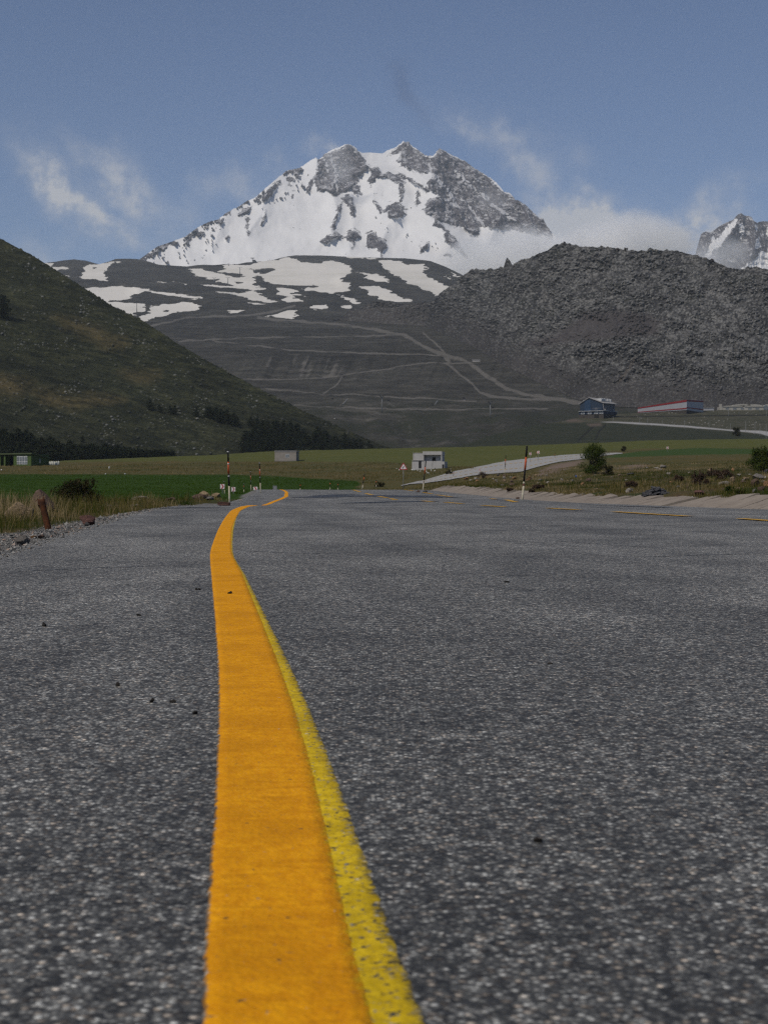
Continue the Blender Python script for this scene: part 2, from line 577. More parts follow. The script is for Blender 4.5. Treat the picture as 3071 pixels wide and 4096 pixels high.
verge = m.mix(m.step(n_mid, 0.36, 0.66), (0.030, 0.036, 0.012), (0.075, 0.056, 0.024))
verge = m.mix(m.step(tuft, 0.50, 0.72), verge, (0.040, 0.052, 0.014))
verge = m.mix(m.step(m.noise(P, 0.22, 4), 0.55, 0.72), verge, (0.085, 0.05, 0.028))
verge = m.mix(m.step(n_fine, 0.60, 0.80), verge, (0.16, 0.13, 0.08))
verge = m.mix(m.step(n_fine, 0.42, 0.22), verge, (0.012, 0.014, 0.006))
farmead = m.mix(m.step(n_big, 0.35, 0.65), (0.086, 0.068, 0.024), (0.062, 0.060, 0.020))
farmead = m.mix(m.step(tuft, 0.45, 0.75), farmead, (0.05, 0.046, 0.018))
sy = m.sep(P)[1]
col = m.mix(m.step(sy, 120, 175), verge, farmead)
olv = m.mix(m.step(m.noise(flat, 0.25, 5, 0.65), 0.3, 0.7), (0.062, 0.072, 0.018), (0.085, 0.086, 0.024))
olv = m.mix(m.step(tuft, 0.45, 0.8), olv, (0.055, 0.058, 0.016))
col = m.mix(m.attr("olive"), col, olv)
grn = m.mix(m.step(m.noise(flat, 0.9, 5, 0.7), 0.3, 0.7), (0.020, 0.042, 0.002), (0.026, 0.054, 0.003))
col = m.mix(m.attr("crop"), col, grn)
col = m.mix(m.attr("strip"), col, m.mix(n_mid, (0.025, 0.05, 0.01), (0.04, 0.065, 0.014)))
col = m.mix(m.attr("bare"), col, m.mix(tuft, (0.10, 0.075, 0.055), (0.2, 0.15, 0.12)))
vg = m.vor(P, 26.0, out="Color")
gr = m.mix(m.sep(vg)[0], (0.05, 0.05, 0.048), (0.22, 0.21, 0.20))
col = m.mix(m.attr("gravel"), col, gr)
m_ground = m.done(col, 0.95, 0.1, m.bump(m.m("ADD", n_fine, tuft), 0.8, 0.12))
me.materials.append(m_ground)
link("ground", me, kind="structure")

# ================================================================ ASPHALT
def asphalt_color(m, P):
    stretch = P
    v1 = m.n("ShaderNodeTexVoronoi", {"feature": "F1"}, Vector=stretch, Scale=86.0)
    v2 = m.n("ShaderNodeTexVoronoi", {"feature": "F1"}, Vector=stretch, Scale=46.0)
    c1, c2 = m.sep(v1.outputs["Color"]), m.sep(v2.outputs["Color"])
    d1 = m.m("MULTIPLY", v1.outputs["Distance"], 1.0)
    chip = m.ramp(c1[0], [(0.0, 0.015), (0.35, 0.065), (0.66, 0.17), (0.86, 0.40), (1.0, 0.78)])
    chip2 = m.ramp(c2[1], [(0.0, 0.015), (0.5, 0.095), (0.84, 0.28), (1.0, 0.6)])
    g = m.mix(0.42, chip, chip2)
    pit = m.step(d1, 0.26, 0.58)
    g = m.mix(m.m("MULTIPLY", pit, 0.75), g, (0.022, 0.022, 0.023))
    tint = m.mix(m.step(c1[2], 0.80, 0.95), (0.94, 0.935, 0.875), (1.10, 0.95, 0.78))
    g = m.mix(1.0, g, tint, "MULTIPLY")
    mid = m.noise(P, 17.0, 5, 0.66)
    g = m.mix(1.0, g, m.ramp(mid, [(0.32, 0.56), (0.68, 1.46)]), "MULTIPLY")
    fl = m.scale(P, (0.8, 0.55, 1.0))
    big = m.noise(fl, 0.62, 6, 0.62, 0.6)
    g = m.mix(1.0, g, m.ramp(big, [(0.32, 0.70), (0.5, 1.08), (0.70, 1.48)]), "MULTIPLY")
    graze_lift = m.step(m.m("ADD", m.sep(P)[1], m.m("MULTIPLY", m.noise(P, 0.35, 3), 9.0)), 6.0, 22.0)  # paler with distance: the brightening at a grazing view, painted into the colour
    g = m.mix(1.0, g, m.mix(graze_lift, (0.98, 0.98, 0.98), (1.30, 1.30, 1.30)), "MULTIPLY")
    streak = m.noise(m.scale(P, (0.5, 0.5, 1.0)), 0.9, 6, 0.68, 2.2)
    g = m.mix(m.step(streak, 0.55, 0.68), g, m.mix(1.0, g, (0.62, 0.62, 0.62), "MULTIPLY"))
    tracks = m.noise(m.scale(m.comb(m.m("ADD", m.sep(P)[0], m.m("MULTIPLY", m.sep(P)[1], 0.095)), m.sep(P)[1], 0.0), (1.0, 0.05, 1.0)), 0.85, 4, 0.6)
    g = m.mix(1.0, g, m.ramp(tracks, [(0.34, 0.80), (0.66, 1.20)]), "MULTIPLY")
    hgt = m.m("ADD", m.m("MULTIPLY", m.m("SUBTRACT", 1.0, d1), 0.8), m.m("MULTIPLY", c1[1], 0.5))
    return g, hgt


rS = np.concatenate([[0, .3], np.linspace(.6, 1, 1)])
rY = np.concatenate([np.linspace(-30, 1, 10), np.geomspace(1.4, 30, 160), np.linspace(30.5, 150, 300), np.linspace(152, 190, 14)])
rt = np.linspace(0, 1, 64)
RY, RT = np.meshgrid(rY, rt, indexing="ij")
L, R = xl(RY) - 2.15, xr(RY)
jag = 0.05 * fbm(RY * 1.1, RY * 0, 3, 5) * 2
RX = L + (R - L) * RT + np.where(RT == 0, jag, 0) * (RY > 5)
RZ = road_z(RX, RY) + 0.012 * fbm(RX / 2.0, RY / 3.0, 21, 3) * sstep(RY, 14, 30)
Vr = np.stack([RX.ravel(), RY.ravel(), RZ.ravel()], 1)
Fr = grid_faces(*RX.shape)
# the broken edge of the slab of asphalt
nE = len(rY)
low = np.stack([RX[:, 0] - 0.03, RY[:, 0], RZ[:, 0] - 0.12], 1)
e0 = np.arange(nE) * len(rt)
lo = len(Vr) + np.arange(nE)
Vr = np.vstack([Vr, low])
Fe = np.stack([e0[:-1], e0[1:], lo[1:], lo[:-1]], 1)
m = MAT("asphalt")
P = m.pos()
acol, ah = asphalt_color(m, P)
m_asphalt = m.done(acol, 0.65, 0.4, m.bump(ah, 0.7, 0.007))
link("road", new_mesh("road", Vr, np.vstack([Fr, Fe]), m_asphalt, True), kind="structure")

# ---------------------------------------------------------------- painted lines
def ribbon(name, Ys, left, width, lift, mat, ncross=9, wob=0.0, seed=0, skirt=True):
    n = len(Ys)
    jl = wob * 2 * fbm(Ys * 40, Ys * 0 + seed, seed, 5)
    jr = wob * 2 * fbm(Ys * 40, Ys * 0 + seed + 9, seed + 3, 5)
    T = np.linspace(0, 1, ncross)
    lx, rx = left + jl, left + width + jr
    X = lx[:, None] + (rx - lx)[:, None] * T[None]
    Y = np.repeat(Ys[:, None], ncross, 1)
    Z = road_z(X, Y) + 0.012 * fbm(X / 2.0, Y / 3.0, 21, 3) * sstep(Y, 14, 30) + lift
    if skirt:
        X = np.concatenate([X[:, :1] - 0.004, X, X[:, -1:] + 0.004], 1)
        Y = np.concatenate([Y[:, :1], Y, Y[:, -1:]], 1)
        Z = np.concatenate([Z[:, :1] - lift - 0.002, Z, Z[:, -1:] - lift - 0.002], 1)
    ac = np.repeat((np.concatenate([[0], T, [1]]) if skirt else T)[None], n, 0)
    return new_mesh(name, np.stack([X.ravel(), Y.ravel(), Z.ravel()], 1), grid_faces(*X.shape), mat, True, {"across": ac})


def paint(name, c_lo, c_hi, wear, lift_bump=0.35, under=None):
    m = MAT(name)
    P = m.pos()
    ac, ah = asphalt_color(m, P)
    n1 = m.noise(m.scale(P, (1.0, 0.6, 1.0)), 38.0, 5, 0.65)
    n2 = m.noise(P, 3.0, 3)
    cross = m.noise(m.scale(P, (0.35, 1.5, 1.0)), 13.0, 5, 0.7, 1.5)
    c = m.mix(m.step(n1, 0.3, 0.7), c_lo, c_hi)
    c = m.mix(m.m("MULTIPLY", m.step(cross, 0.46, 0.70), 0.6), c, tuple(k * 0.72 for k in c_lo))
    c = m.mix(m.m("MULTIPLY", m.step(n2, 0.4, 0.7), 0.6), c, tuple(k * 0.80 for k in c_lo))
    spots = m.vor(P, 14.0)
    c = m.mix(m.m("MULTIPLY", m.step(spots, 0.085, 0.05), 0.85), c, (0.05, 0.045, 0.03))
    grit = m.noise(P, 150.0, 3, 0.6)
    c = m.mix(m.m("MULTIPLY", m.step(grit, 0.55, 0.72), 0.55), c, tuple(k * 0.6 for k in c_lo))
    v1 = m.n("ShaderNodeTexVoronoi", {"feature": "F1"}, Vector=P, Scale=95.0).outputs["Distance"]
    wn = m.m("ADD", m.m("MULTIPLY", m.noise(P, 48.0, 5, 0.75), 0.75), m.m("MULTIPLY", v1, 0.35))
    c = m.mix(m.step(wn, wear, wear + 0.12), c, ac)
    if under:
        ax = m.attr("across")
        en = m.m("MULTIPLY", m.m("SUBTRACT", m.noise(P, 34.0, 5, 0.7), 0.5), 0.34)
        c = m.mix(m.step(m.m("ADD", ax, en), 0.96, 1.06), c, m.mix(n1, *under))
        c = m.mix(m.step(m.m("SUBTRACT", ax, m.m("MULTIPLY", en, 0.22)), 0.025, -0.01), c, ac)
    else:
        ax = m.attr("across")
        en = m.m("MULTIPLY", m.m("SUBTRACT", m.noise(P, 30.0, 5, 0.75), 0.5), 0.45)
        c = m.mix(m.step(m.m("ADD", ax, en), 0.93, 1.05), c, ac)
    return m.done(c, 0.8, 0.12, m.bump(m.m("ADD", m.m("MULTIPLY", ah, 0.9), n1), lift_bump, 0.004))


m_orange = paint("orange_road_paint", (0.60, 0.238, 0.002), (0.75, 0.335, 0.004), 0.70, 0.6, ((0.50, 0.33, 0.005), (0.66, 0.45, 0.012)))
m_oldyel = paint("worn_yellow_paint", (0.50, 0.33, 0.006), (0.72, 0.50, 0.016), 0.60, 0.5)
m_dash = paint("faded_yellow_paint", (0.45, 0.25, 0.02), (0.58, 0.33, 0.03), 0.56, 0.4)
lY = np.concatenate([np.linspace(-8, 1.2, 30), np.geomspace(1.25, 140, 1100)])
wline = np.interp(lY, [1, 2, 4, 12, 15, 24, 45, 50, 60, 140], [.22, .222, .236, .243, .222, .207, .26, .34, .25, .23])
wold = np.interp(lY, [1, 2, 4, 5.4, 7, 11.7, 14, 200], [.30, .292, .287, .281, .276, .262, .235, .2])
link("road_marking", ribbon("road_marking", lY, xl(lY), wline, 0.0045, m_orange, 9, 0.003, 1), kind="structure")
nb = lY < 30
link("road_marking", ribbon("old_road_marking", lY[nb], xl(lY[nb]) + 0.03, np.maximum(wold[nb] - 0.03, .1), 0.002, m_oldyel, 9, 0.006, 4), kind="structure")
DASH = [((2750, 2067), (2455, 2048.6)), ((3175, 2092), (2958, 2076.5)), ((2314, 2041), (2188, 2034)), ((2018, 2029.5), (1927, 2023)), ((1849, 2016), (1778, 2010)),
        ((1729, 2008), (1691, 2004.5)), ((1584, 2000), (1561, 1995)), ((1549, 1992), (1513, 1986)), ((1490, 1981), (1462, 1974)), ((1440, 1968), (1411, 1960)),
        ((2062, 2009), (2024, 2000)), ((1980, 1997.5), (1962, 1995)), ((1806, 1988), (1744, 1980)), ((1729, 1976), (1691, 1970)), ((1656, 1964.5), (1614, 1959.5))]
dV, dF = [], []
for (a, b) in DASH:
    A, B = cast(*a, road=True), cast(*b, road=True)
    n = 14
    dirv = Vector((B.x - A.x, B.y - A.y, 0))
    nrm = Vector((dirv.y, -dirv.x, 0)).normalized() * 0.13
    base = len(dV)
    for i in range(n + 1):
        c = A + dirv * (i / n)
        for sgn in (-1, 1):
            p = c + nrm * sgn * (1 + 0.25 * float(vnoise(c.y * 5, sgn * 3.0, 8)))
            dV.append((p.x, p.y, float(road_z(p.x, p.y)) + 0.016))
    for i in range(n):
        k = base + i * 2
        dF.append([k, k + 1, k + 3, k + 2])
link("road_marking", new_mesh("dashed_marking", dV, dF, m_dash), kind="structure")

# dark bands laid flat across the lanes
m = MAT("dark_road_mark")
m_darkmark = m.done(m.mix(m.noise(m.pos(), 6.0), (0.012, 0.012, 0.012), (0.03, 0.03, 0.03)), 0.5, 0.4)
DARK_BANDS = [([(1165, 1990), (1330, 1985.5), (1480, 1984), (1600, 1985.5), (1700, 1987), (1800, 1988.5)], 3.6), ([(1340, 2014.5), (1500, 2010), (1640, 2007), (1760, 2006)], 1.8),
         ([(1950, 1997), (2050, 2003), (2140, 2006)], 1.0), ([(2300, 2017), (2450, 2024), (2600, 2029), (2690, 2031.5)], 0.5), ([(560, 2036), (760, 2031), (900, 2029.5)], 0.3),
         ([(1240, 1984), (1330, 1980), (1440, 1978)], 1.6), ([(1630, 1985), (1760, 1988.5), (1850, 1990)], 1.6)]
sV, sF = [], []
for line, wd in DARK_BANDS:
    P3 = [cast(*p, road=True, ymin=20) for p in line]
    t = np.linspace(0, len(P3) - 1, 40)
    ax = np.interp(t, range(len(P3)), [p.x for p in P3])
    ay = np.interp(t, range(len(P3)), [p.y for p in P3])
    hw = 1.25 * wd * (0.35 + 1.3 * np.abs(fbm(ax * 0.9, ay * 0, 15, 3) + 0.25)) * np.minimum(1, np.minimum(t, t[-1] - t) * 2 + 0.05)
    base = len(sV)
    for i in range(40):
        for sgn in (-1, 1):
            yy = ay[i] + sgn * hw[i] + 0.12 * float(vnoise(ax[i] * 2, 0, 4))
            sV.append((ax[i], yy, float(road_z(ax[i], yy)) + 0.012))
    sF += [[base + i * 2, base + i * 2 + 1, base + i * 2 + 3, base + i * 2 + 2] for i in range(39)]
link("road_band", new_mesh("road_band", sV, sF, m_darkmark), kind="structure")

# hairline cracks wandering over the asphalt
cV, cF = [], []
rc = np.random.default_rng(5)
for (a0, b0, wd) in (((30, 2290), (640, 2262), .014), ((330, 2228), (560, 2180), .012), ((60, 2205), (420, 2172), .012), ((1760, 2325), (1795, 2180), .010), ((1990, 2170), (2330, 2188), .014), ((2150, 2160), (2790, 2205), .013), ((2500, 2230), (2990, 2216), .012), ((960, 2205), (1230, 2216), .012), ((1500, 2140), (1720, 2122), .014)):
    A, B = cast(*a0, road=True, ymin=2), cast(*b0, road=True, ymin=2)
    n = 60
    t = np.linspace(0, 1, n)
    walk = np.cumsum(rc.normal(0, .018, n))
    walk = walk - t * walk[-1] + .12 * fbm(t * 5, t * 0 + wd * 999, 7, 4)
    xs, ys = A.x + (B.x - A.x) * t, A.y + (B.y - A.y) * t + walk * abs(B.x - A.x + B.y - A.y) * .35
    w_ = 1.7 * wd * (0.4 + np.abs(fbm(t * 25, t * 0, 3, 3)) * 2.2) * np.minimum(1, np.minimum(t, 1 - t) * 9) + .001
    base = len(cV)
    for i in range(n):
        for sg in (-1, 1):
            cV.append((xs[i], ys[i] + sg * w_[i], float(road_z(xs[i], ys[i])) + 0.004 + 0.012 * float(fbm(np.array(xs[i] / 2.0), np.array(ys[i] / 3.0), 21, 3)) * float(sstep(ys[i], 14, 30))))
    cF += [[base + i * 2, base + i * 2 + 1, base + i * 2 + 3, base + i * 2 + 2] for i in range(n - 1)]
link("road_crack", new_mesh("road_crack", cV, cF, m_darkmark), kind="structure")

# ---------------------------------------------------------------- the road climbing the far slope
top = [(1600, 1945), (1639, 1934), (1696, 1923), (1812, 1888), (1918, 1866), (2025, 1845), (2145, 1831), (2242, 1822), (2324, 1816.5), (2420, 1813), (2490, 1812)]
bot = [(1600, 1948), (1639, 1938), (1692, 1936), (1793, 1922), (1914, 1901), (2000, 1895), (2082, 1889), (2150, 1869), (2227, 1850), (2328, 1837), (2420, 1823), (2490, 1815)]
uu = np.arange(1604, 2489, 4.0)
tv, bv = np.interp(uu, *zip(*top)), np.interp(uu, *zip(*bot))
NC = 9
fV = []
for i, u0 in enumerate(uu):
    for k in range(NC):
        jt = 1.2 * float(vnoise(u0 / 22, 0, 5)) if k in (0, NC - 1) else 0
        p = cast(u0, tv[i] + (bv[i] - tv[i]) * k / (NC - 1) + jt, ymin=172)
        fV.append((p.x, p.y, float(ground_base(p.x, p.y)) + 0.10))
fV = np.array(fV).reshape(len(uu), NC, 3)
m = MAT("pale_road_surface")
P = m.pos()
m_road2 = m.done(m.mix(m.noise(m.scale(P, (0.2, 1, 1)), 0.5, 5, 0.7), (0.22, 0.215, 0.205), (0.33, 0.32, 0.305)), 0.8, 0.3)
link("road", new_mesh("far_road", fV.reshape(-1, 3), grid_faces(len(uu), NC), m_road2, True), kind="structure")
m = MAT("far_road_line")
m_yl2 = m.done(m.mix(m.noise(m.pos(), 0.7, 3), (0.25, 0.2, 0.12), (0.5, 0.33, 0.08)), 0.8)
ln = []
for k0 in (2.0, 5.6):
    for i in range(18, 190, 5):
        if k0 > 5 or True:
            q = []
            for di, dk in ((0, 0), (3, 0), (3, .28), (0, .28)):
                kk = k0 + dk
                a, b = fV[i + di, int(kk)], fV[i + di, int(kk) + 1]
                q.append(tuple(a + (b - a) * (kk - int(kk)) + np.array([0, 0, .03])))
            ln.append(q)
link("road_marking", new_mesh("far_road_marking", [p for q in ln for p in q], [[4 * i, 4 * i + 1, 4 * i + 2, 4 * i + 3] for i in range(len(ln))], m_yl2), kind="structure")

# ================================================================ HILLS AND MOUNTAINS
def lut(pairs):
    xs, ys = zip(*pairs)
    return lambda u: np.interp(u, xs, ys)


Y_ski = pchip([1000, 1030, 1100, 1180, 1250, 1350, 1500, 1650, 1750, 1800, 1870], [5000, 4600, 3900, 3300, 2800, 2150, 1560, 1180, 1050, 1000, 950])


class Layer:
    """a relief whose skyline runs along `crest`; every vertex stands at its own distance and height"""
    def __init__(s, name, us, crest, vb, nrow, depth, mat, attrs=None, back=400, jitter=None, smooth=True, pw=1.0, kind="structure"):
        us = np.asarray(us, float)
        c = crest(us) + (jitter(us) if jitter else 0)
        vbot = vb(us) if callable(vb) else np.full(len(us), float(vb))
        vbot = np.maximum(vbot, c + 2)
        t = np.linspace(0, 1, nrow) ** pw
        V = vbot[None] + (c - vbot)[None] * t[:, None]
        U = np.repeat(us[None], nrow, 0)
        base, relief = depth(U, V, (V - c[None]))
        Y = base + relief
        X, Z = (U - CX) / F * Y, EYE + (HZ - V) / F * Y
        s.us, s.V, s.Y = us, V, Y
        rows = [np.stack([X, Y, Z], 2)]
        A = attrs(U, V, V - c[None]) if attrs else {}
        top = rows[0][-1]
        for k, (db, dz) in enumerate(((0.12, 0.05), (0.5, 0.4), (1.0, 1.1))):
            bk = top.copy()
            yn = top[:, 1] + back * db
            bk[:, 0] = (us - CX) / F * yn
            bk[:, 1] = yn
            bk[:, 2] = top[:, 2] - back * dz * 0.6
            rows.append(bk[None])
        G = np.concatenate(rows, 0)
        A = {k: np.concatenate([v] + [v[-1:]] * 3, 0) for k, v in A.items()}
        me = new_mesh(name, G.reshape(-1, 3), grid_faces(nrow + 3, len(us)), mat, smooth, A)
        s.obj = link(name, me, kind=kind)

    def at(s, px, py):
        j = int(np.clip(np.searchsorted(s.us, px), 0, len(s.us) - 1))
        Y = float(np.interp(-py, -s.V[:, j], s.Y[:, j]))
        return Vector((px2x(px, Y), Y, py2z(py, Y)))


# ---------------------------------------------------------------- left grassy hill
LH = lut([(-1400, 360), (-600, 640), (0, 954), (130, 1022), (241, 1091), (343, 1156), (463, 1232), (565, 1279), (704, 1371), (833, 1446), (1019, 1547), (1185, 1631), (1333, 1697), (1482, 1763), (1560, 1795), (1640, 1835)])


def dep_lh(U, V, dv):
    base = 620 + (1845 - V) * 0.60 + U * 0.17
    rel = 16 * fbm(U / 260, V / 150, 101, 3) + 5.0 * fbm(U / 60, V / 34, 102, 4) + 2.6 * fbm(U / 13, V / 9, 103, 3)
    gul = 7 * fbm((U - 0.9 * V) / 70, (U + V) / 500, 104, 3)
    wd, wc = worley(U / 20, V / 13, 105)
    rock = np.where(wc > 0.93, np.clip(0.42 - wd, 0, 1) * -8, 0)
    return base, rel + gul + rock


def att_lh(U, V, dv):
    wd, wc = worley(U / 20, V / 13, 105)
    wd2, wc2 = worley(U / 7.5, V / 5, 106)
    dens = sstep(fbm(U / 90, V / 60, 107, 3), 0.02, 0.22)
    rock = np.maximum((wc > 0.93) * sstep(0.34 - wd, 0, .2) * (.3 + .7 * dens), (wc2 > 0.90) * sstep(0.38 - wd2, 0, .15) * dens)
    ochre = polymask(U + 60 * fbm(U / 60, V / 40, 108, 4), V + 40 * fbm(U / 60, V / 40, 109, 4),
                     [[(120, 1560), (260, 1580), (420, 1590), (480, 1600), (400, 1612), (280, 1630), (180, 1610)], [(-200, 1520), (0, 1500), (120, 1530), (100, 1570), (-200, 1590)],
                      [(230, 1270), (330, 1280), (430, 1340), (520, 1370), (480, 1400), (330, 1340)], [(480, 1500), (600, 1480), (640, 1500), (560, 1520)]], 30)
    return {"rock": rock, "ochre": ochre}


m = MAT("grassy_hillside")
P = m.pos()
nb1, nb2, nb3 = m.noise(P, 0.016, 5, 0.6), m.noise(m.scale(P, (0.55, 1, 2.4)), 0.085, 8, 0.74), m.noise(m.scale(P, (.7, 1, 1.6)), 0.45, 5, 0.78)
c = m.ramp(nb2, [(0.30, (0.009, 0.011, 0.006)), (0.46, (0.020, 0.023, 0.012)), (0.58, (0.037, 0.039, 0.019)), (0.74, (0.066, 0.064, 0.034))])
c = m.mix(1.0, c, m.ramp(nb1, [(0.35, 0.75), (0.65, 1.3)]), "MULTIPLY")
c = m.mix(1.0, c, m.ramp(nb3, [(0.30, 0.45), (0.5, 1.0), (0.70, 1.7)]), "MULTIPLY")
c = m.mix(m.m("MULTIPLY", m.attr("ochre"), m.step(nb2, 0.3, 0.6)), c, (0.105, 0.082, 0.036))
c = m.mix(m.step(nb3, 0.60, 0.78), c, (0.10, 0.10, 0.07))
c = m.mix(m.step(nb3, 0.42, 0.26), c, (0.010, 0.013, 0.009))
c = m.mix(m.m("MULTIPLY", m.attr("rock"), 0.75), c, m.mix(nb3, (0.14, 0.14, 0.13), (0.38, 0.38, 0.36)))
m_lh = m.done(c, 0.95, 0.1, m.bump(m.m("ADD", nb2, nb3), 0.9, 1.6))
jit = lambda u: -6 * np.abs(fbm(u / 16, u * 0, 111, 4)) * 1.6 - 5.0 * (vnoise(u / 6, u * 0, 112) > 0.24) * sstep(fbm(u / 60, u * 0, 113, 2), -.1, .1)
left_hill = Layer("hill", np.concatenate([np.arange(-1200, -100, 14), np.arange(-100, 1640, 3.4)]), LH, lambda u: np.full(len(u), 1880.0), 300, dep_lh, m_lh, att_lh, 300, jit)

# ---------------------------------------------------------------- ski slopes with old snow
SK = lut([(-700, 1090), (60, 1062), (169, 1053), (219, 1047), (260, 1041), (299, 1037), (345, 1043), (398, 1057), (430, 1048), (464, 1036), (510, 1034), (557, 1037), (600, 1047), (637, 1059), (700, 1063), (750, 1066), (790, 1060),
          (816, 1059), (860, 1060), (896, 1057), (950, 1057), (983, 1050), (1043, 1046), (1092, 1040), (1146, 1026), (1184, 1021), (1287, 1022), (1400, 1027), (1481, 1030), (1620, 1033), (1722, 1044), (1782, 1067), (1849, 1100), (1960, 1160), (2600, 1420), (3600, 1500)])


def X5(p):
    return [(500 + x * .5428, 550 + y * .5428) for x, y in p]


def X6(p):
    return [(1300 + x * .603, 500 + y * .603) for x, y in p]


def X1(p):
    return [(x * .6635, 900 + y * .6635) for x, y in p]


def X8(p):
    return [(600 + x * .7238, 1200 + y * .7238) for x, y in p]


SNOW = [[(985, 1062), (1043, 1046), (1092, 1038), (1148, 1026), (1176, 1036), (1206, 1052), (1282, 1052), (1325, 1041), (1390, 1061), (1415, 1082), (1366, 1109), (1392, 1135), (1385, 1165), (1330, 1172), (1270, 1165),
         (1205, 1160), (1225, 1150), (1290, 1148), (1240, 1140), (1140, 1138), (1086, 1133), (1054, 1120), (1043, 1104), (1021, 1098), (1054, 1093), (1090, 1086), (1094, 1077), (1059, 1074), (1021, 1082), (998, 1070)],
        X5([(465, 968), (540, 965), (620, 988), (700, 1003), (770, 1022), (850, 1040), (890, 1020), (800, 1000), (690, 988), (740, 972), (720, 945), (780, 933), (900, 938), (930, 975), (960, 985), (985, 1010), (945, 1030), (950, 1080), (1010, 1105), (880, 1105), (830, 1100), (760, 1085), (690, 1065), (600, 1040), (520, 1010)]),
        X5([(545, 1078), (660, 1085), (780, 1100), (900, 1108), (1010, 1108), (1000, 1125), (830, 1115), (700, 1105)]),
        X5([(620, 1128), (740, 1140), (840, 1150), (930, 1120), (990, 1150), (1050, 1190), (1130, 1212), (1050, 1218), (960, 1200), (860, 1170), (740, 1150)]),
        X5([(1090, 1103), (1200, 1115), (1280, 1130), (1200, 1150), (1330, 1165), (1230, 1170), (1250, 1185), (1325, 1205), (1180, 1220), (1150, 1190), (1200, 1175), (1110, 1155), (1160, 1140)]),
        X1([(420, 385), (480, 380), (600, 378), (740, 372), (880, 385), (920, 395), (990, 405), (1080, 412), (1190, 430), (1225, 440), (1150, 450), (1090, 435), (930, 410), (900, 398), (840, 410), (790, 425), (770, 450), (690, 455), (640, 465), (700, 460), (770, 470), (860, 470), (885, 490), (860, 515), (790, 550), (760, 520), (700, 500), (640, 470), (560, 440), (480, 420)]),
        X1([(800, 583), (850, 555), (890, 520), (920, 490), (1000, 475), (1100, 463), (1190, 478), (1225, 500), (1190, 518), (1100, 520), (1000, 550), (920, 560), (860, 583)]),
        X1([(220, 232), (320, 230), (320, 255), (400, 247), (410, 260), (370, 272), (320, 280), (240, 260)]),
        X1([(535, 238), (600, 237), (680, 215), (655, 260), (620, 300), (660, 343), (590, 328), (495, 327), (510, 280)]),
        X1([(375, 295), (420, 303), (415, 310)]), X1([(688, 222), (745, 226), (700, 232)]), X1([(922, 338), (1003, 341), (1000, 348)]), X1([(1028, 341), (1138, 351), (1130, 358)]),
        X5([(768, 1277), (885, 1277), (830, 1296), (773, 1300)]), X5([(1370, 1235), (1480, 1228), (1487, 1262), (1420, 1272), (1365, 1250)]), X5([(1040, 1320), (1130, 1290), (1250, 1273), (1265, 1310), (1240, 1337), (1120, 1327)]),
        X5([(1590, 1238), (1660, 1240), (1658, 1264), (1610, 1260)]), X5([(878, 1213), (960, 1219), (1025, 1227), (960, 1234)]),
        X6([(345, 900), (440, 895), (500, 915), (560, 930), (640, 920), (690, 960), (640, 970), (690, 1010), (760, 1050), (830, 1080), (745, 1135), (700, 1110), (600, 1070), (520, 1030), (440, 980), (370, 940)]),
        X6([(245, 1073), (330, 1063), (400, 1090), (450, 1120), (540, 1155), (590, 1177), (480, 1178), (380, 1165), (300, 1120)]), X6([(218, 968), (290, 985), (380, 1000), (425, 1042), (350, 1042), (280, 1022), (260, 990)]),
        X6([(798, 968), (860, 988), (905, 1010), (870, 1012)]), X6([(788, 993), (850, 1030), (820, 1022)]), X6([(98, 1128), (160, 1138), (245, 1177), (200, 1187), (140, 1162)]), X6([(103, 1193), (185, 1211), (160, 1224), (108, 1217)]),
        X6([(140, 872), (300, 880), (370, 884), (300, 890), (160, 880)])]
HOLES = [X5([(1005, 1003), (1060, 1000), (1100, 975), (1085, 968), (1020, 975), (960, 968), (975, 985), (1030, 990)]), X1([(985, 520), (1005, 512), (1030, 515), (1010, 527)]), X1([(560, 257), (580, 252), (578, 262), (555, 264)]),
         X5([(620, 1045), (680, 1040), (695, 1053), (640, 1053)]), X5([(790, 1065), (840, 1062), (890, 1070), (830, 1076)]), X1([(1090, 432), (1150, 440), (1200, 440), (1120, 447)])]
TRACKS = [(X8([(-60, 170), (0, 145), (200, 100), (350, 88), (520, 90), (700, 60), (800, 30)]), 7), (X8([(160, 232), (220, 225), (420, 215), (700, 205), (1000, 205), (1200, 197), (1400, 190)]), 4.5), (X8([(350, 225), (550, 250), (830, 280), (1000, 290), (1200, 297), (1500, 300), (1620, 310)]), 5),
          (X8([(500, 438), (580, 440), (750, 440), (950, 430), (1130, 405), (1280, 385), (1420, 360), (1560, 345), (1658, 350), (1760, 350)]), 5.5), (X8([(640, 490), (700, 497), (850, 510), (960, 525), (1130, 522), (1280, 532), (1400, 540), (1658, 552), (1800, 560)]), 4.5),
          (X8([(800, 580), (865, 583), (950, 590), (1200, 597), (1400, 603), (1658, 605), (1900, 600), (2200, 600)]), 4.5), (X8([(600, 95), (700, 110), (860, 120), (1050, 135), (1250, 165), (1400, 190), (1500, 250), (1620, 310), (1660, 345)]), 10),
          ([(1622, 1341), (1702, 1392), (1772, 1417), (1864, 1447), (1944, 1502), (2025, 1553), (2105, 1578), (2236, 1598), (2320, 1612)], 13), ([(1783, 1452), (1884, 1533), (1920, 1570), (1990, 1590), (2200, 1600)], 8), ([(1690, 1330), (1760, 1390), (1800, 1440)], 7),
          (X8([(950, 525), (1030, 470), (1060, 420)]), 6), (X8([(1050, 580), (1095, 545)]), 2.5)]


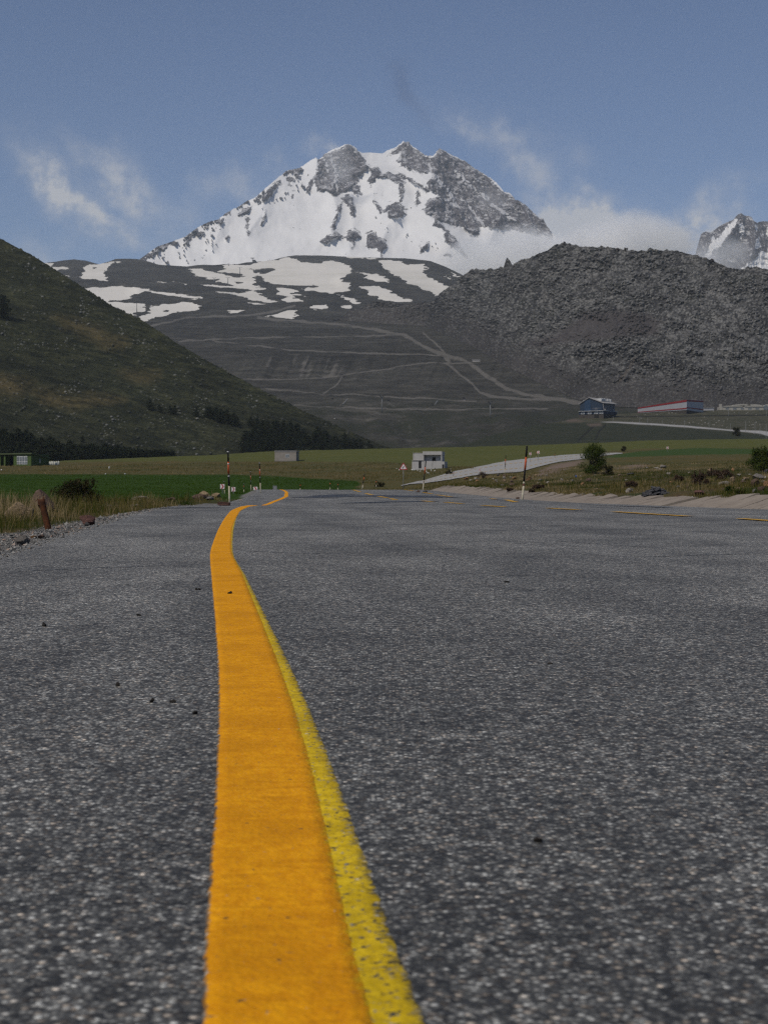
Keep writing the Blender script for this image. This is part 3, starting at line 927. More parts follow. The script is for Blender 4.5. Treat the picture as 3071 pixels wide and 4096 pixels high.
def dep_sk(U, V, dv):
    base = Y_ski(V) + 0.0 * U
    k = base / 1500.0
    rel = k * (60 * fbm(U / 420, V / 130, 201, 3) * sstep(V, 1000, 1250) + 14 * fbm(U / 110, V / 46, 202, 4) + 4.5 * fbm(U / 24, V / 12, 203, 4))
    g = sstep(V, 1400, 1450) * (1 - sstep(V, 1500, 1540))
    rel = rel + g * 60 * fbm((U + 0.5 * V) / 42, V / 400, 204, 3)
    g2 = sstep(V, 1600, 1660)
    rel = rel + g2 * 55 * fbm((U - V * 0.6) / 150, V / 240, 206, 3)
    # folds of the snowfield: nearer ridges standing before the ones behind
    for line, amp, wd in (([(60, 1150), (330, 1130), (620, 1120), (900, 1180)], 90, 30), ([(560, 1160), (900, 1210), (1180, 1218), (1330, 1210)], 70, 26), ([(1240, 1190), (1420, 1150), (1600, 1190), (1750, 1260)], 90, 30), ([(1370, 1120), (1480, 1090), (1640, 1150), (1740, 1220)], 90, 26)):
        rel = rel - amp * np.exp(-(linedist(U, V, line) / wd) ** 2)
    return base, rel


def att_sk(U, V, dv):
    w1 = 26 * fbm(U / 46, V / 16, 211, 4) + 44 * fbm(U / 26, V / 4.5, 216, 4)
    w2 = 10 * fbm(U / 34, V / 12, 212, 4)
    snow = polymask(U + w1, V + w2, SNOW, 5) * (1 - polymask(U + w1 * .6, V + w2 * .6, HOLES, 4))
    tr = np.zeros(U.shape)
    for line, wd in TRACKS:
        d = linedist(U + 6 * fbm(U / 40, V / 20, 214, 3), V + 9 * fbm(U / 40, V / 30, 213, 4), line)
        wl = wd * (0.85 + 1.1 * fbm(U / 50, V / 50, 218, 3))
        tr = np.maximum(tr, (1 - sstep(d, wl * .2, wl * 1.15)) * (.75 + .6 * fbm(U / 70, V / 40, 220, 3)))
    g = sstep(V, 1400, 1440) * (1 - sstep(V, 1500, 1530)) * sstep(U, 980, 1060) * (1 - sstep(U, 1330, 1420))
    gul = g * sstep(fbm((U + 0.5 * V) / 42, V / 260, 204, 4), -0.02, 0.22)
    g2 = (V > 1560) * (1 - sstep(linedist(U, V, [(1560, 1630), (1600, 1700), (1650, 1760), (1700, 1800)]), 10, 50)) * sstep(fbm(U / 14, V / 9, 217, 3), 0.08, 0.2)
    return {"snow": snow, "track": np.maximum(tr, 0.7 * gul), "stones": g2, "green": sstep(V + 40 * fbm(U / 160, V / 80, 215, 3), 1560, 1680)}


m = MAT("ski_slope_ground")
P = m.pos()
n1, n2, n3 = m.noise(P, 0.004, 5, 0.6), m.noise(P, 0.03, 6, 0.7), m.noise(P, 0.16, 5, 0.75)
c = m.ramp(n2, [(0.28, (0.019, 0.018, 0.017)), (0.46, (0.037, 0.036, 0.031)), (0.60, (0.056, 0.053, 0.045)), (0.76, (0.090, 0.085, 0.072))])
c = m.mix(1.0, c, m.ramp(n1, [(0.36, 0.72), (0.64, 1.28)]), "MULTIPLY")
c = m.mix(1.0, c, m.ramp(n3, [(0.30, 0.6), (0.5, 1.0), (0.70, 1.45)]), "MULTIPLY")
c = m.mix(m.m("MULTIPLY", m.attr("green"), m.step(n2, 0.62, 0.38)), c, (0.030, 0.033, 0.021))
c = m.mix(m.step(n3, 0.62, 0.8), c, (0.085, 0.082, 0.075))
c = m.mix(m.step(n3, 0.40, 0.25), c, (0.022, 0.023, 0.022))
c = m.mix(m.m("MULTIPLY", m.step(m.m("ADD", m.attr("track"), m.m("MULTIPLY", m.m("SUBTRACT", n2, 0.5), 1.3)), 0.18, 0.75), 0.85), c, m.mix(n3, (0.095, 0.089, 0.080), (0.17, 0.158, 0.140)))
c = m.mix(m.m("MULTIPLY", m.attr("stones"), 0.4), c, (0.12, 0.115, 0.105))
sn = m.step(m.m("ADD", m.attr("snow"), m.m("MULTIPLY", m.m("SUBTRACT", m.noise(m.scale(P, (0.35, 0.2, 2.6)), 0.022, 6, 0.68), 0.5), 1.5)), 0.45, 0.55)
snc = m.mix(m.step(n1, 0.4, 0.7), (0.61, 0.585, 0.54), (0.52, 0.50, 0.45))
c = m.mix(sn, c, snc)
m_ski = m.done(c, 0.9, 0.15, m.bump(m.mix(sn, m.m("ADD", n2, n3), 0.5), 0.6, 5.0))
ski = Layer("ski_slope", np.concatenate([np.arange(-700, 60, 20), np.arange(60, 2420, 4.0), np.arange(2420, 3600, 20)]), SK, lambda u: np.full(len(u), 1865.0), 330, dep_sk, m_ski, att_sk, 1500, lambda u: 1.2 * fbm(u / 20, u * 0, 219, 3))

# ---------------------------------------------------------------- rocky hill on the right
RH = lut([(1330, 1284), (1360, 1278), (1396, 1248), (1451, 1230), (1493, 1209), (1541, 1212), (1589, 1218), (1638, 1218), (1690, 1215), (1734, 1208), (1758, 1175), (1813, 1139), (1843, 1109), (1873, 1088), (1903, 1079), (1939, 1085), (1963, 1079), (2000, 1076),
          (2012, 1073), (2019, 1052), (2027, 1031), (2036, 1043), (2048, 1061), (2084, 1043), (2120, 1034), (2147, 1019), (2188, 1005), (2217, 981), (2240, 978), (2276, 975), (2305, 987), (2346, 990), (2390, 992), (2451, 993), (2510, 1002), (2568, 1009), (2598, 998), (2645, 1003), (2709, 1005), (2744, 1016),
          (2791, 1025), (2850, 1046), (2902, 1069), (2967, 1084), (2990, 1072), (3031, 1074), (3066, 1078), (3200, 1060), (3600, 1010), (4200, 960)])
RB = lut([(1330, 1286), (1360, 1282), (1500, 1292), (1700, 1305), (1800, 1345), (1900, 1392), (2000, 1452), (2150, 1530), (2300, 1598), (2450, 1628), (3071, 1655), (4200, 1670)])


def rh_noise(U, V):
    wu_, wv_ = U + 8 * fbm(U / 30, V / 30, 301, 3), V + 6 * fbm(U / 30, V / 30, 302, 3)
    a, ca = worley(wu_ / 30, wv_ / 22, 303)
    b, cb = worley(wu_ / 15, wv_ / 11, 304)
    c_, cc = worley(wu_ / 7.5, wv_ / 6, 305)
    return a, ca, b, cb, c_, cc


def dep_rh(U, V, dv):
    vb = RB(U)
    b0, r0 = dep_sk(U, np.clip(vb, 1000, 1860), 0)
    b1, r1 = dep_sk(U, V, 0)
    base = np.where(V > vb, b1 + r1 + 1.2 * (V - vb) + 1, b0 + r0 * np.exp(-np.maximum(vb - V, 0) / 70.0) + (vb - V) * 0.75 - 2)
    a, ca, b, cb, c_, cc = rh_noise(U, V)
    k = np.clip(base / 1700, .7, 1.6)
    up = sstep(vb - V, 0, 160)                                  # boulder field above, scree below
    band = np.exp(-(linedist(U, V, [(2100, 1400), (2300, 1380), (2480, 1400), (2700, 1420), (2900, 1440), (3300, 1440)]) / 36) ** 2)
    amp = (0.22 + 0.80 * up + 0.5 * band) * (0.25 + 1.35 * sstep(fbm(U / 75, V / 50, 317, 4), -0.16, 0.2))
    rel = -k * amp * sstep(vb - V, -4, 30) * (5 * np.clip(0.62 - a, 0, 1) * (0.3 + ca) * 1.6 + 6 * np.clip(0.6 - b, 0, 1) * (0.2 + cb) * 1.5 + 4 * np.clip(0.6 - c_, 0, 1) * (0.2 + cc) * 1.6)
    e1, ce1 = worley(U / 64 + .3 * fbm(U / 30, V / 30, 318, 3), V / 40, 319)
    rel = rel - k * up * 12 * np.clip(0.5 - e1, 0, 1) * (ce1 > .55) * (1 + 1.2 * fbm(U / 12, V / 9, 320, 3))
    rel = rel - k * (0.4 + up) * sstep(vb - V, -4, 30) * 6.5 * fbm(U / 8, V / 6, 321, 4, 0.6)
    rel = rel + sstep(vb - V, -4, 60) * k * (34 * fbm(U / 260, V / 170, 306, 3) + 11 * fbm(U / 66, V / 44, 307, 4))
    cliff = polymask(U + 10 * fbm(U / 20, V / 40, 308, 3), V, [[(2560, 1440), (2620, 1425), (2700, 1430), (2790, 1455), (2800, 1470), (2700, 1478), (2600, 1470)], [(2880, 1400), (2960, 1370), (3071, 1390), (3200, 1400), (3200, 1450), (3000, 1450)]], 10)
    rel = rel - 14 * cliff * (0.6 + fbm(U / 7, V / 60, 309, 2))
    return base, rel


def att_rh(U, V, dv):
    vb = RB(U)
    a, ca, b, cb, c_, cc = rh_noise(U, V)
    up = sstep(vb - V + 50 * fbm(U / 120, V / 90, 311, 3), 40, 200)
    tone = 0.45 * ca * (a < 0.55) + 0.35 * cb + 0.3 * cc
    shrubs = polymask(U + 30 * fbm(U / 30, V / 20, 312, 4), V + 16 * fbm(U / 30, V / 20, 313, 4), [[(2080, 1375), (2200, 1340), (2280, 1300), (2330, 1250), (2430, 1240), (2560, 1250), (2640, 1290), (2620, 1340), (2480, 1350), (2300, 1370), (2150, 1390)]], 14)
    trail = 1 - sstep(linedist(U + 5 * fbm(U / 20, V / 20, 314, 3), V, [(2540, 1430), (2510, 1480), (2470, 1530)]), 3, 10)
    return {"boulders": up, "tone": tone, "chip": sstep(cc, .66, .72) * sstep(c_, .5, .38), "gap": np.maximum(sstep(c_, .62, .78), sstep(b, .66, .82)), "shrub": shrubs, "trail": trail * 0.6, "edge": sstep(-(vb - V), -30, 10)}


m = MAT("rocky_hillside")
P = m.pos()
n1, n2, n3 = m.noise(P, 0.010, 5, 0.6), m.noise(P, 0.09, 6, 0.72), m.noise(P, 0.5, 4, 0.75)
scree = m.mix(m.step(n1, 0.35, 0.65), (0.037, 0.035, 0.034), (0.060, 0.055, 0.053))
rock = m.mix(m.step(m.attr("tone"), 0.15, 0.85), (0.036, 0.035, 0.035), (0.118, 0.115, 0.110))
rock = m.mix(1.0, rock, m.ramp(n1, [(0.33, 0.7), (0.66, 1.3)]), "MULTIPLY")
rock = m.mix(m.step(n2, 0.5, 0.68), rock, (0.18, 0.174, 0.162))
rock = m.mix(m.step(n2, 0.46, 0.32), rock, (0.024, 0.024, 0.024))
rock = m.mix(m.m("MULTIPLY", m.step(m.noise(P, 0.035, 4, .6), 0.55, 0.68), 0.7), rock, (0.034, 0.035, 0.027))
sc2 = m.mix(m.step(n2, 0.55, 0.72), scree, (0.12, 0.115, 0.108))
sc2 = m.mix(m.step(n2, 0.45, 0.3), sc2, (0.026, 0.027, 0.024))
c = m.mix(m.attr("boulders"), sc2, rock)
c = m.mix(m.step(n3, 0.62, 0.8), c, (0.15, 0.15, 0.14))
c = m.mix(m.m("MULTIPLY", m.attr("chip"), m.m("ADD", m.m("MULTIPLY", m.attr("boulders"), 0.5), 0.25)), c, (0.21, 0.205, 0.19))
c = m.mix(m.m("MULTIPLY", m.attr("gap"), m.m("ADD", m.m("MULTIPLY", m.attr("boulders"), 0.6), 0.2)), c, (0.030, 0.030, 0.028))
c = m.mix(m.m("MULTIPLY", m.attr("shrub"), 0.85), c, m.mix(m.noise(m.scale(P, (1, 1, .14)), 0.3, 5, .7), (0.026, 0.023, 0.023), (0.105, 0.092, 0.090)))
c = m.mix(m.attr("trail"), c, (0.11, 0.095, 0.08))
m_rh = m.done(c, 0.95, 0.1, m.bump(m.m("ADD", n2, m.m("MULTIPLY", n3, 0.5)), 0.9, 2.5))
jit = lambda u: -15 * np.clip(0.55 - worley(u / 24, u * 0 + .3, 330)[0], 0, 1) * (.3 + 2 * np.clip(fbm(u / 60, u * 0, 331, 2) + .2, 0, 1)) - 6 * np.clip(0.6 - worley(u / 13, u * 0 + .5, 315)[0], 0, 1) - 5 * np.abs(fbm(u / 8, u * 0, 316, 3))
rocky = Layer("rocky_hill", np.concatenate([np.arange(1332, 3120, 2.8), np.arange(3120, 4200, 12)]), RH, lambda u: RB(u) + 26, 260, dep_rh, m_rh, att_rh, 350, jit, smooth=False)

# ---------------------------------------------------------------- terrace below it, where the lodge stands
TE = lut([(1760, 1806), (1800, 1796), (1860, 1778), (1950, 1745), (2050, 1718), (2150, 1700), (2250, 1684), (2300, 1674), (2330, 1668), (2420, 1662), (2480, 1655), (2600, 1650), (2760, 1643), (2900, 1640), (3071, 1640), (3500, 1630), (4400, 1610)])


def dep_te(U, V, dv):
    base = 625 + (1810 - V) * 2.35
    rel = 10 * fbm(U / 170, V / 50, 401, 3) + 3 * fbm(U / 40, V / 14, 402, 4)
    stepl = linedist(U, V, [(2380, 1672), (2500, 1668), (2750, 1664), (3071, 1661), (4000, 1650)])
    return base, rel - 6 * np.exp(-(stepl / 5) ** 2)


def att_te(U, V, dv):
    rd = np.zeros(U.shape)
    tb = lut([(2330, 1690), (2440, 1690), (2500, 1694), (2650, 1703), (2760, 1711), (2900, 1722), (3000, 1730), (3040, 1735), (3071, 1745), (3600, 1850)])(U)
    tt = lut([(2330, 1686), (2440, 1686), (2500, 1688), (2650, 1696), (2760, 1704), (2900, 1717), (3000, 1722), (3040, 1723), (3071, 1727), (3600, 1790)])(U)
    w_ = 1.6 * fbm(U / 30, V / 20, 411, 3)
    rd = sstep(V + w_, tt - 1.2, tt + 1.2) * (1 - sstep(V + w_, tb - 1.2, tb + 1.2)) * sstep(U, 2390, 2440)
    upper = 1 - sstep(V + 6 * fbm(U / 40, V / 20, 412, 3), tb - 2, tb + 6)
    diag = np.maximum(1 - sstep(linedist(U, V, [(2380, 1698), (2340, 1735), (2310, 1765)]), 1.5, 5), 1 - sstep(linedist(U, V, [(2420, 1700), (2395, 1725), (2380, 1760)]), 1.5, 4))
    wall = 1 - sstep(linedist(U, V, [(2440, 1668), (2600, 1666), (2760, 1664), (3071, 1660), (3600, 1655)]), 1.2, 3.5)
    bare = polymask(U, V, [[(2345, 1697), (2400, 1693), (2405, 1702), (2360, 1705)], [(2260, 1678), (2300, 1676), (2330, 1685), (2270, 1688)]], 5)
    wd, wc = worley(U / 4, V / 3, 413)
    st = (wc > 0.97) * (fbm(U / 50, V / 12, 415, 3) > .02) * (wd < 0.4) * upper * sstep(U, 2440, 2600)
    return {"lane": rd, "upper": upper, "cut": np.maximum(diag, wall), "bare": bare, "stones": st}


m = MAT("terrace_ground")
P = m.pos()
n1, n2, n3 = m.noise(P, 0.02, 4), m.noise(P, 0.16, 6, 0.7), m.noise(P, 0.9, 4, 0.75)
c = m.mix(m.step(n2, 0.35, 0.65), (0.022, 0.028, 0.017), (0.038, 0.040, 0.026))
up = m.mix(m.step(n2, 0.38, 0.62), (0.042, 0.045, 0.028), (0.075, 0.070, 0.050))
c = m.mix(m.attr("upper"), c, up)
c = m.mix(m.step(n3, 0.6, 0.8), c, (0.10, 0.10, 0.075))
c = m.mix(m.step(n3, 0.42, 0.25), c, (0.012, 0.014, 0.010))
c = m.mix(m.m("MULTIPLY", m.attr("cut"), 0.8), c, (0.014, 0.014, 0.013))
c = m.mix(m.attr("bare"), c, (0.11, 0.085, 0.07))
c = m.mix(m.attr("stones"), c, (0.28, 0.27, 0.25))
c = m.mix(m.attr("lane"), c, m.mix(n2, (0.24, 0.235, 0.23), (0.36, 0.355, 0.35)))
m_te = m.done(c, 0.95, 0.1, m.bump(m.m("ADD", n2, n3), 0.7, 0.7))
terrace = Layer("terrace", np.concatenate([np.arange(1762, 3120, 3.0), np.arange(3120, 4400, 16)]), TE, lambda u: np.full(len(u), 1822.0), 100, dep_te, m_te, att_te, 120, lambda u: 1.5 * fbm(u / 24, u * 0, 414, 3))

# ---------------------------------------------------------------- snow mountain
MT = lut([(420, 1110), (500, 1075), (563, 1034), (600, 1008), (630, 986), (690, 966), (740, 948), (790, 912), (830, 890), (875, 878), (905, 852), (950, 830), (985, 806), (1020, 792), (1045, 770), (1075, 742), (1100, 722), (1135, 695), (1150, 684), (1200, 672),
          (1225, 655), (1262, 632), (1275, 640), (1300, 618), (1318, 605), (1340, 596), (1362, 588), (1380, 581), (1392, 578), (1405, 583), (1420, 590), (1432, 606), (1445, 612), (1480, 610), (1530, 614), (1550, 602), (1580, 592), (1604, 574), (1612, 566), (1621, 570), (1634, 567), (1638, 577),
          (1655, 590), (1675, 602), (1697, 622), (1712, 626), (1733, 624), (1745, 608), (1758, 594), (1768, 600), (1790, 612), (1815, 626), (1862, 648), (1900, 676), (1930, 694), (1970, 720), (1998, 746), (2014, 768), (2040, 774), (2058, 800), (2075, 806), (2102, 822), (2125, 846), (2148, 868),
          (2172, 876), (2185, 905), (2201, 927), (2260, 990), (2330, 1060), (2420, 1130), (2600, 1180), (2800, 1200)])
ROCK = [[(1275, 640), (1262, 690), (1255, 715), (1268, 765), (1300, 762), (1330, 778), (1368, 776), (1400, 758), (1425, 735), (1440, 700), (1462, 682), (1478, 668), (1455, 640), (1430, 600), (1395, 576), (1372, 588), (1340, 603), (1300, 620)],
        [(1470, 668), (1500, 664), (1528, 690), (1560, 688), (1592, 702), (1612, 722), (1620, 760), (1604, 792), (1594, 760), (1584, 730), (1545, 712), (1505, 705), (1486, 742), (1470, 722), (1488, 700)],
        [(1540, 619), (1570, 598), (1605, 570), (1625, 563), (1640, 575), (1680, 605), (1705, 622), (1730, 622), (1745, 600), (1760, 592), (1790, 610), (1860, 646), (1920, 686), (1985, 735), (2010, 765), (2050, 780), (2070, 800), (2110, 820), (2140, 855), (2175, 875), (2205, 925), (2210, 960), (2120, 930), (2024, 918), (1950, 916), (1921, 912), (1915, 942),
         (1891, 936), (1843, 912), (1800, 896), (1758, 882), (1734, 870), (1710, 858), (1695, 838), (1716, 807), (1746, 777), (1722, 759), (1716, 723), (1734, 695), (1686, 693), (1626, 675), (1589, 645), (1600, 612), (1560, 622)],
        [(1655, 790), (1668, 755), (1682, 770), (1677, 815), (1668, 824)], [(1484, 800), (1495, 795), (1527, 838), (1520, 852)], [(1535, 838), (1553, 814), (1583, 806), (1615, 826), (1627, 856), (1601, 873), (1559, 867)], [(1600, 730), (1614, 750), (1607, 804), (1595, 808), (1592, 760)],
        [(1325, 907), (1335, 870), (1355, 825), (1370, 816), (1361, 850), (1346, 885), (1335, 912)], [(1364, 800), (1390, 778), (1412, 790), (1420, 830), (1422, 867), (1410, 872), (1400, 835), (1385, 815)], [(1413, 740), (1435, 743), (1448, 782), (1430, 785), (1410, 765)],
        [(1280, 968), (1310, 943), (1345, 935), (1367, 940), (1360, 957), (1330, 962), (1308, 978)], [(1370, 948), (1396, 923), (1421, 920), (1447, 946), (1421, 960), (1412, 998), (1404, 966)], [(1467, 934), (1493, 923), (1511, 944), (1541, 962), (1552, 990), (1531, 1002), (1525, 1028), (1503, 996), (1473, 990)],
        [(1734, 868), (1762, 890), (1797, 932), (1833, 968), (1853, 1002), (1819, 996), (1786, 966), (1768, 918), (1732, 906)], [(1672, 1008), (1700, 973), (1718, 966), (1707, 992), (1683, 1014)], [(1140, 690), (1165, 676), (1186, 684), (1150, 702)], [(1058, 838), (1064, 836), (1064, 872), (1046, 905), (1040, 900), (1052, 870)],
        [(986, 872), (994, 866), (1000, 890), (988, 916), (1008, 925), (992, 942), (984, 930)], [(903, 954), (911, 942), (920, 952), (916, 968), (906, 968)], [(872, 902), (880, 890), (888, 902), (882, 912)], [(738, 975), (764, 937), (788, 930), (768, 957), (748, 988)], [(1060, 760), (1090, 735), (1120, 735), (1100, 760), (1075, 790), (1050, 812), (1044, 800)],
        [(1150, 720), (1172, 712), (1180, 725), (1160, 740)], [(1220, 770), (1240, 730), (1258, 705), (1256, 740), (1235, 775)], [(950, 860), (975, 838), (1010, 820), (1000, 840), (960, 876)], [(1810, 985), (1850, 1000), (1880, 1035), (1862, 1030)], [(1776, 1020), (1800, 1012), (1808, 1030)], [(1560, 695), (1600, 690), (1680, 735), (1720, 760), (1700, 762), (1640, 730)]]
VEIN = [([(1819, 687), (1880, 740), (1951, 795)], 9), ([(1969, 820), (2010, 850), (2054, 886)], 10), ([(1735, 700), (1790, 760), (1830, 830)], 7), ([(1716, 640), (1725, 690), (1760, 720)], 6), ([(1846, 800), (1900, 850), (1930, 900)], 6), ([(1330, 640), (1345, 700), (1350, 760)], 7), ([(1300, 640), (1310, 690)], 5), ([(1752, 785), (1790, 800), (1812, 820)], 7), ([(1600, 610), (1598, 640)], 9)]
RIDGE = [([(1390, 580), (1440, 660), (1520, 690), (1600, 740), (1610, 800), (1590, 860)], 130, 46), ([(1270, 640), (1262, 720), (1330, 780), (1350, 850), (1325, 920)], 120, 44), ([(1760, 595), (1720, 720), (1740, 790), (1700, 850), (1780, 930), (1850, 1000), (1920, 1060)], 210, 62),
         ([(1620, 566), (1600, 640), (1700, 720)], 90, 36), ([(1410, 750), (1400, 800), (1416, 880), (1400, 990)], 70, 34), ([(1500, 720), (1490, 800), (1560, 870), (1520, 960), (1530, 1040)], 80, 40), ([(1060, 760), (1050, 850), (990, 930)], 60, 30), ([(900, 860), (880, 920), (850, 990)], 45, 28), ([(2070, 800), (1990, 880), (1960, 960)], 90, 40)]


def mt_warp(U, V, k=1.0):
    return U + k * (14 * fbm(U / 24, V / 28, 501, 5) + 7 * fbm(U / 8, V / 9, 503, 3)), V + k * (14 * fbm(U / 24, V / 28, 502, 5) + 7 * fbm(U / 8, V / 9, 504, 3))


def mt_rock(U, V, dv):
    a, b = mt_warp(U, V)
    r = polymask(a, b, ROCK, 13)
    near = np.exp(-(np.maximum(dv, 0) / 26.0)) * (U < 1260) * (U > 560)
    crest = sstep(fbm(U / 17, V / 17, 505, 4) + 0.17 * near - 0.02, 0.13, 0.18) * sstep(near, 0.12, 0.3)
    sp = sstep(fbm(U / 8, V / 10, 506, 3), 0.235, 0.265) * sstep(fbm(U / 70, V / 60, 507, 2), -0.02, 0.10) * np.interp(dv, [0, 90, 180], [1, .9, 0]) * (U < 1250)
    sp2 = 0.6 * sstep(fbm(U / 9, V / 9, 508, 3), 0.29, 0.31) * polymask(U, V, [[(1420, 700), (1720, 740), (1740, 900), (1850, 1080), (1600, 1060), (1300, 960)]], 40) * sstep(fbm(U / 60, V / 60, 509, 2), 0.0, 0.12)
    r = np.maximum(np.maximum(r, crest), np.maximum(sp, sp2))
    vein = np.zeros(U.shape)
    for line, wd in VEIN:
        vein = np.maximum(vein, (1 - sstep(linedist(a + 10 * fbm(U / 14, V / 14, 519, 4), b, line), wd * .2, wd * 1.2)) * (.35 + .65 * sstep(fbm(U / 20, V / 20, 520, 3), -.15, .1)))
    return r, vein


def dep_mt(U, V, dv):
    base = 6000 + (1150 - V) * 3.3
    r, vein = mt_rock(U, V, dv)
    rel = 260 * fbm(U / 330, V / 260, 511, 3) + 55 * fbm(U / 90, V / 110, 512, 3) + 9 * fbm(U / 26, V / 40, 516, 3)
    for line, amp, wd in RIDGE:
        dl = linedist(U + 14 * fbm(U / 40, V / 40, 513, 3), V, line)
        rel = rel - amp * np.exp(-(dl / wd) ** 1.4)
    fr = 0.55 * fbm((U - 0.3 * V) / 13, V / 24, 514, 4, 0.55, True) + 1.5 * fbm((U - 0.45 * V) / 46, (V + .3 * U) / 120, 518, 3, 0.5, True)
    wd_, wc_ = worley(U / 11, V / 15, 515)
    rel = rel - sstep(r, .35, .9) * (12 + 95 * fr + 26 * np.clip(0.6 - wd_, 0, 1) * (0.4 + wc_))
    return base, rel


def att_mt(U, V, dv):
    r, vein = mt_rock(U, V, dv)
    return {"rock": r, "vein": vein}


m = MAT("snow_and_rock")
P = m.pos()
n1, n2, n3 = m.noise(P, 0.0022, 4), m.noise(P, 0.022, 6, 0.72), m.noise(P, 0.07, 5, 0.72)
nz = m.sep(m.n("ShaderNodeNewGeometry").outputs["Normal"])[2]
rock = m.mix(m.step(n2, 0.35, 0.65), (0.070, 0.062, 0.066), (0.112, 0.101, 0.104))
rock = m.mix(m.step(n3, 0.40, 0.28), rock, (0.048, 0.043, 0.046))
ledge = m.m("ADD", m.m("MULTIPLY", m.step(nz, 0.40, 0.78), 0.62), m.m("MULTIPLY", m.m("SUBTRACT", n2, 0.5), 1.2))
ledge = m.m("ADD", ledge, m.m("MULTIPLY", m.attr("vein"), 0.55))
rock = m.mix(m.m("MULTIPLY", m.step(ledge, 0.56, 0.80), 0.8), rock, (0.62, 0.62, 0.63))
snow = m.mix(m.step(n1, 0.35, 0.65), (0.68, 0.675, 0.67), (0.62, 0.615, 0.615))
rk = m.step(m.m("ADD", m.attr("rock"), m.m("ADD", m.m("MULTIPLY", m.m("SUBTRACT", n2, 0.5), 1.5), m.m("MULTIPLY", m.m("SUBTRACT", m.noise(m.scale(P, (1.2, 1, .7)), 0.0085, 6, 0.68, 0.8), 0.5), 2.3))), 0.47, 0.60)
c = m.mix(rk, snow, rock)
m_mt = m.done(c, 0.85, 0.15, m.bump(m.m("MULTIPLY", m.m("ADD", n2, n3), rk), 0.8, 14.0))
jit = lambda u: -11 * np.abs(fbm(u / 9, u * 0, 521, 4)) * sstep(u, 600, 900) * np.where((u > 1445) & (u < 1540), 0.1, 1.0) - 3 * np.abs(vnoise(u / 3.4, u * 0, 522)) * sstep(u, 900, 1200) * np.where((u > 1445) & (u < 1540), 0.1, 1.0)
mtn = Layer("mountain", np.concatenate([np.arange(430, 2270, 2.8), np.arange(2270, 2800, 12)]), MT, lambda u: np.maximum(np.full(len(u), 1150.0), MT(u) + 30), 240, dep_mt, m_mt, att_mt, 1200, jit)

# ---------------------------------------------------------------- second snowy peak at the right edge
PK = lut([(2700, 1130), (2770, 1050), (2795, 960), (2803, 935), (2820, 926), (2840, 932), (2880, 902), (2905, 890), (2930, 880), (2946, 862), (2962, 852), (2975, 862), (3000, 866), (3014, 885), (3025, 892), (3045, 886), (3071, 886), (3140, 860), (3230, 900), (3400, 980), (3700, 1080), (4000, 1140)])


def dep_pk(U, V, dv):
    base = 7400 + (1150 - V) * 2.4
    rel = 160 * fbm(U / 150, V / 160, 531, 3)
    for line, amp, wd in (([(2962, 852), (2930, 920), (2870, 1000), (2840, 1080)], 150, 32), ([(3014, 885), (3020, 960), (2990, 1060)], 130, 28), ([(2840, 930), (2815, 1000)], 80, 24)):
        rel = rel - amp * np.exp(-(linedist(U, V, line) / wd) ** 1.4)
    return base, rel - 90 * fbm((U - .3 * V) / 20, V / 46, 532, 5, .6, True)


def att_pk(U, V, dv):
    a, b = mt_warp(U, V, 1.5)
    snow = polymask(a, b, [[(2925, 885), (2948, 870), (2940, 900), (2905, 945), (2860, 1000), (2835, 1020), (2820, 1040), (2810, 1020), (2850, 970), (2890, 930)], [(3000, 1060), (3040, 1010), (3071, 1010), (3071, 960), (3100, 1000), (3100, 1100), (3000, 1100)], [(3060, 930), (3071, 900), (3120, 900), (3160, 960), (3100, 960), (3071, 945)], [(2960, 1075), (3000, 1050), (3010, 1100), (2950, 1100)], [(2890, 925), (2905, 905), (2915, 915), (2880, 960)], [(2955, 905), (2968, 890), (2975, 930), (2960, 960)], [(2840, 950), (2855, 945), (2850, 975)], [(3010, 900), (3030, 905), (3026, 930)],
                              [(3020, 960), (3035, 940), (3040, 985), (3022, 1000)]], 5)
    return {"rock": np.clip(1 - snow, 0, 1), "vein": np.zeros(U.shape)}


Layer("mountain", np.concatenate([np.arange(2705, 3120, 2.8), np.arange(3120, 4000, 12)]), PK, lambda u: np.maximum(np.full(len(u), 1150.0), PK(u) + 30), 120, dep_pk, m_mt, att_pk, 1000,
      lambda u: -6 * np.abs(fbm(u / 9, u * 0, 541, 4)))

# ================================================================ SMALL BUILDERS
rng = random.Random(7)
nrg = np.random.default_rng(11)


def plain(name, c1, c2=None, scale=3.0, rough=0.85, spec=0.2, bump=0.0, bd=0.02, space="obj"):
    m = MAT(name)
    v = m.obj() if space == "obj" else m.pos()
    n = m.noise(v, scale, 5, 0.65)
    col = m.mix(m.step(n, 0.3, 0.7), c1, c2 or tuple(k * 0.75 for k in c1))
    return m.done(col, rough, spec, m.bump(n, bump, bd) if bump else None)


def stone_mat(name, a, b, dark):
    m = MAT(name)
    v = m.obj()
    r = m.rnd()
    v2 = m.n("ShaderNodeVectorMath", {"operation": "ADD"}, i0=v, i1=m.comb(m.m("MULTIPLY", r, 9.0), r, 0.0)).outputs[0]
    n1, n2 = m.noise(v2, 2.2, 5, 0.6), m.noise(v2, 11.0, 5, 0.7)
    c = m.mix(m.step(n1, 0.3, 0.7), a, b)
    c = m.mix(m.step(n2, 0.55, 0.75), c, tuple(min(1, k * 1.35) for k in a))
    c = m.mix(m.step(n2, 0.44, 0.28), c, dark)
    return m.done(c, 0.92, 0.12, m.bump(m.m("ADD", n1, n2), 0.8, 0.08))


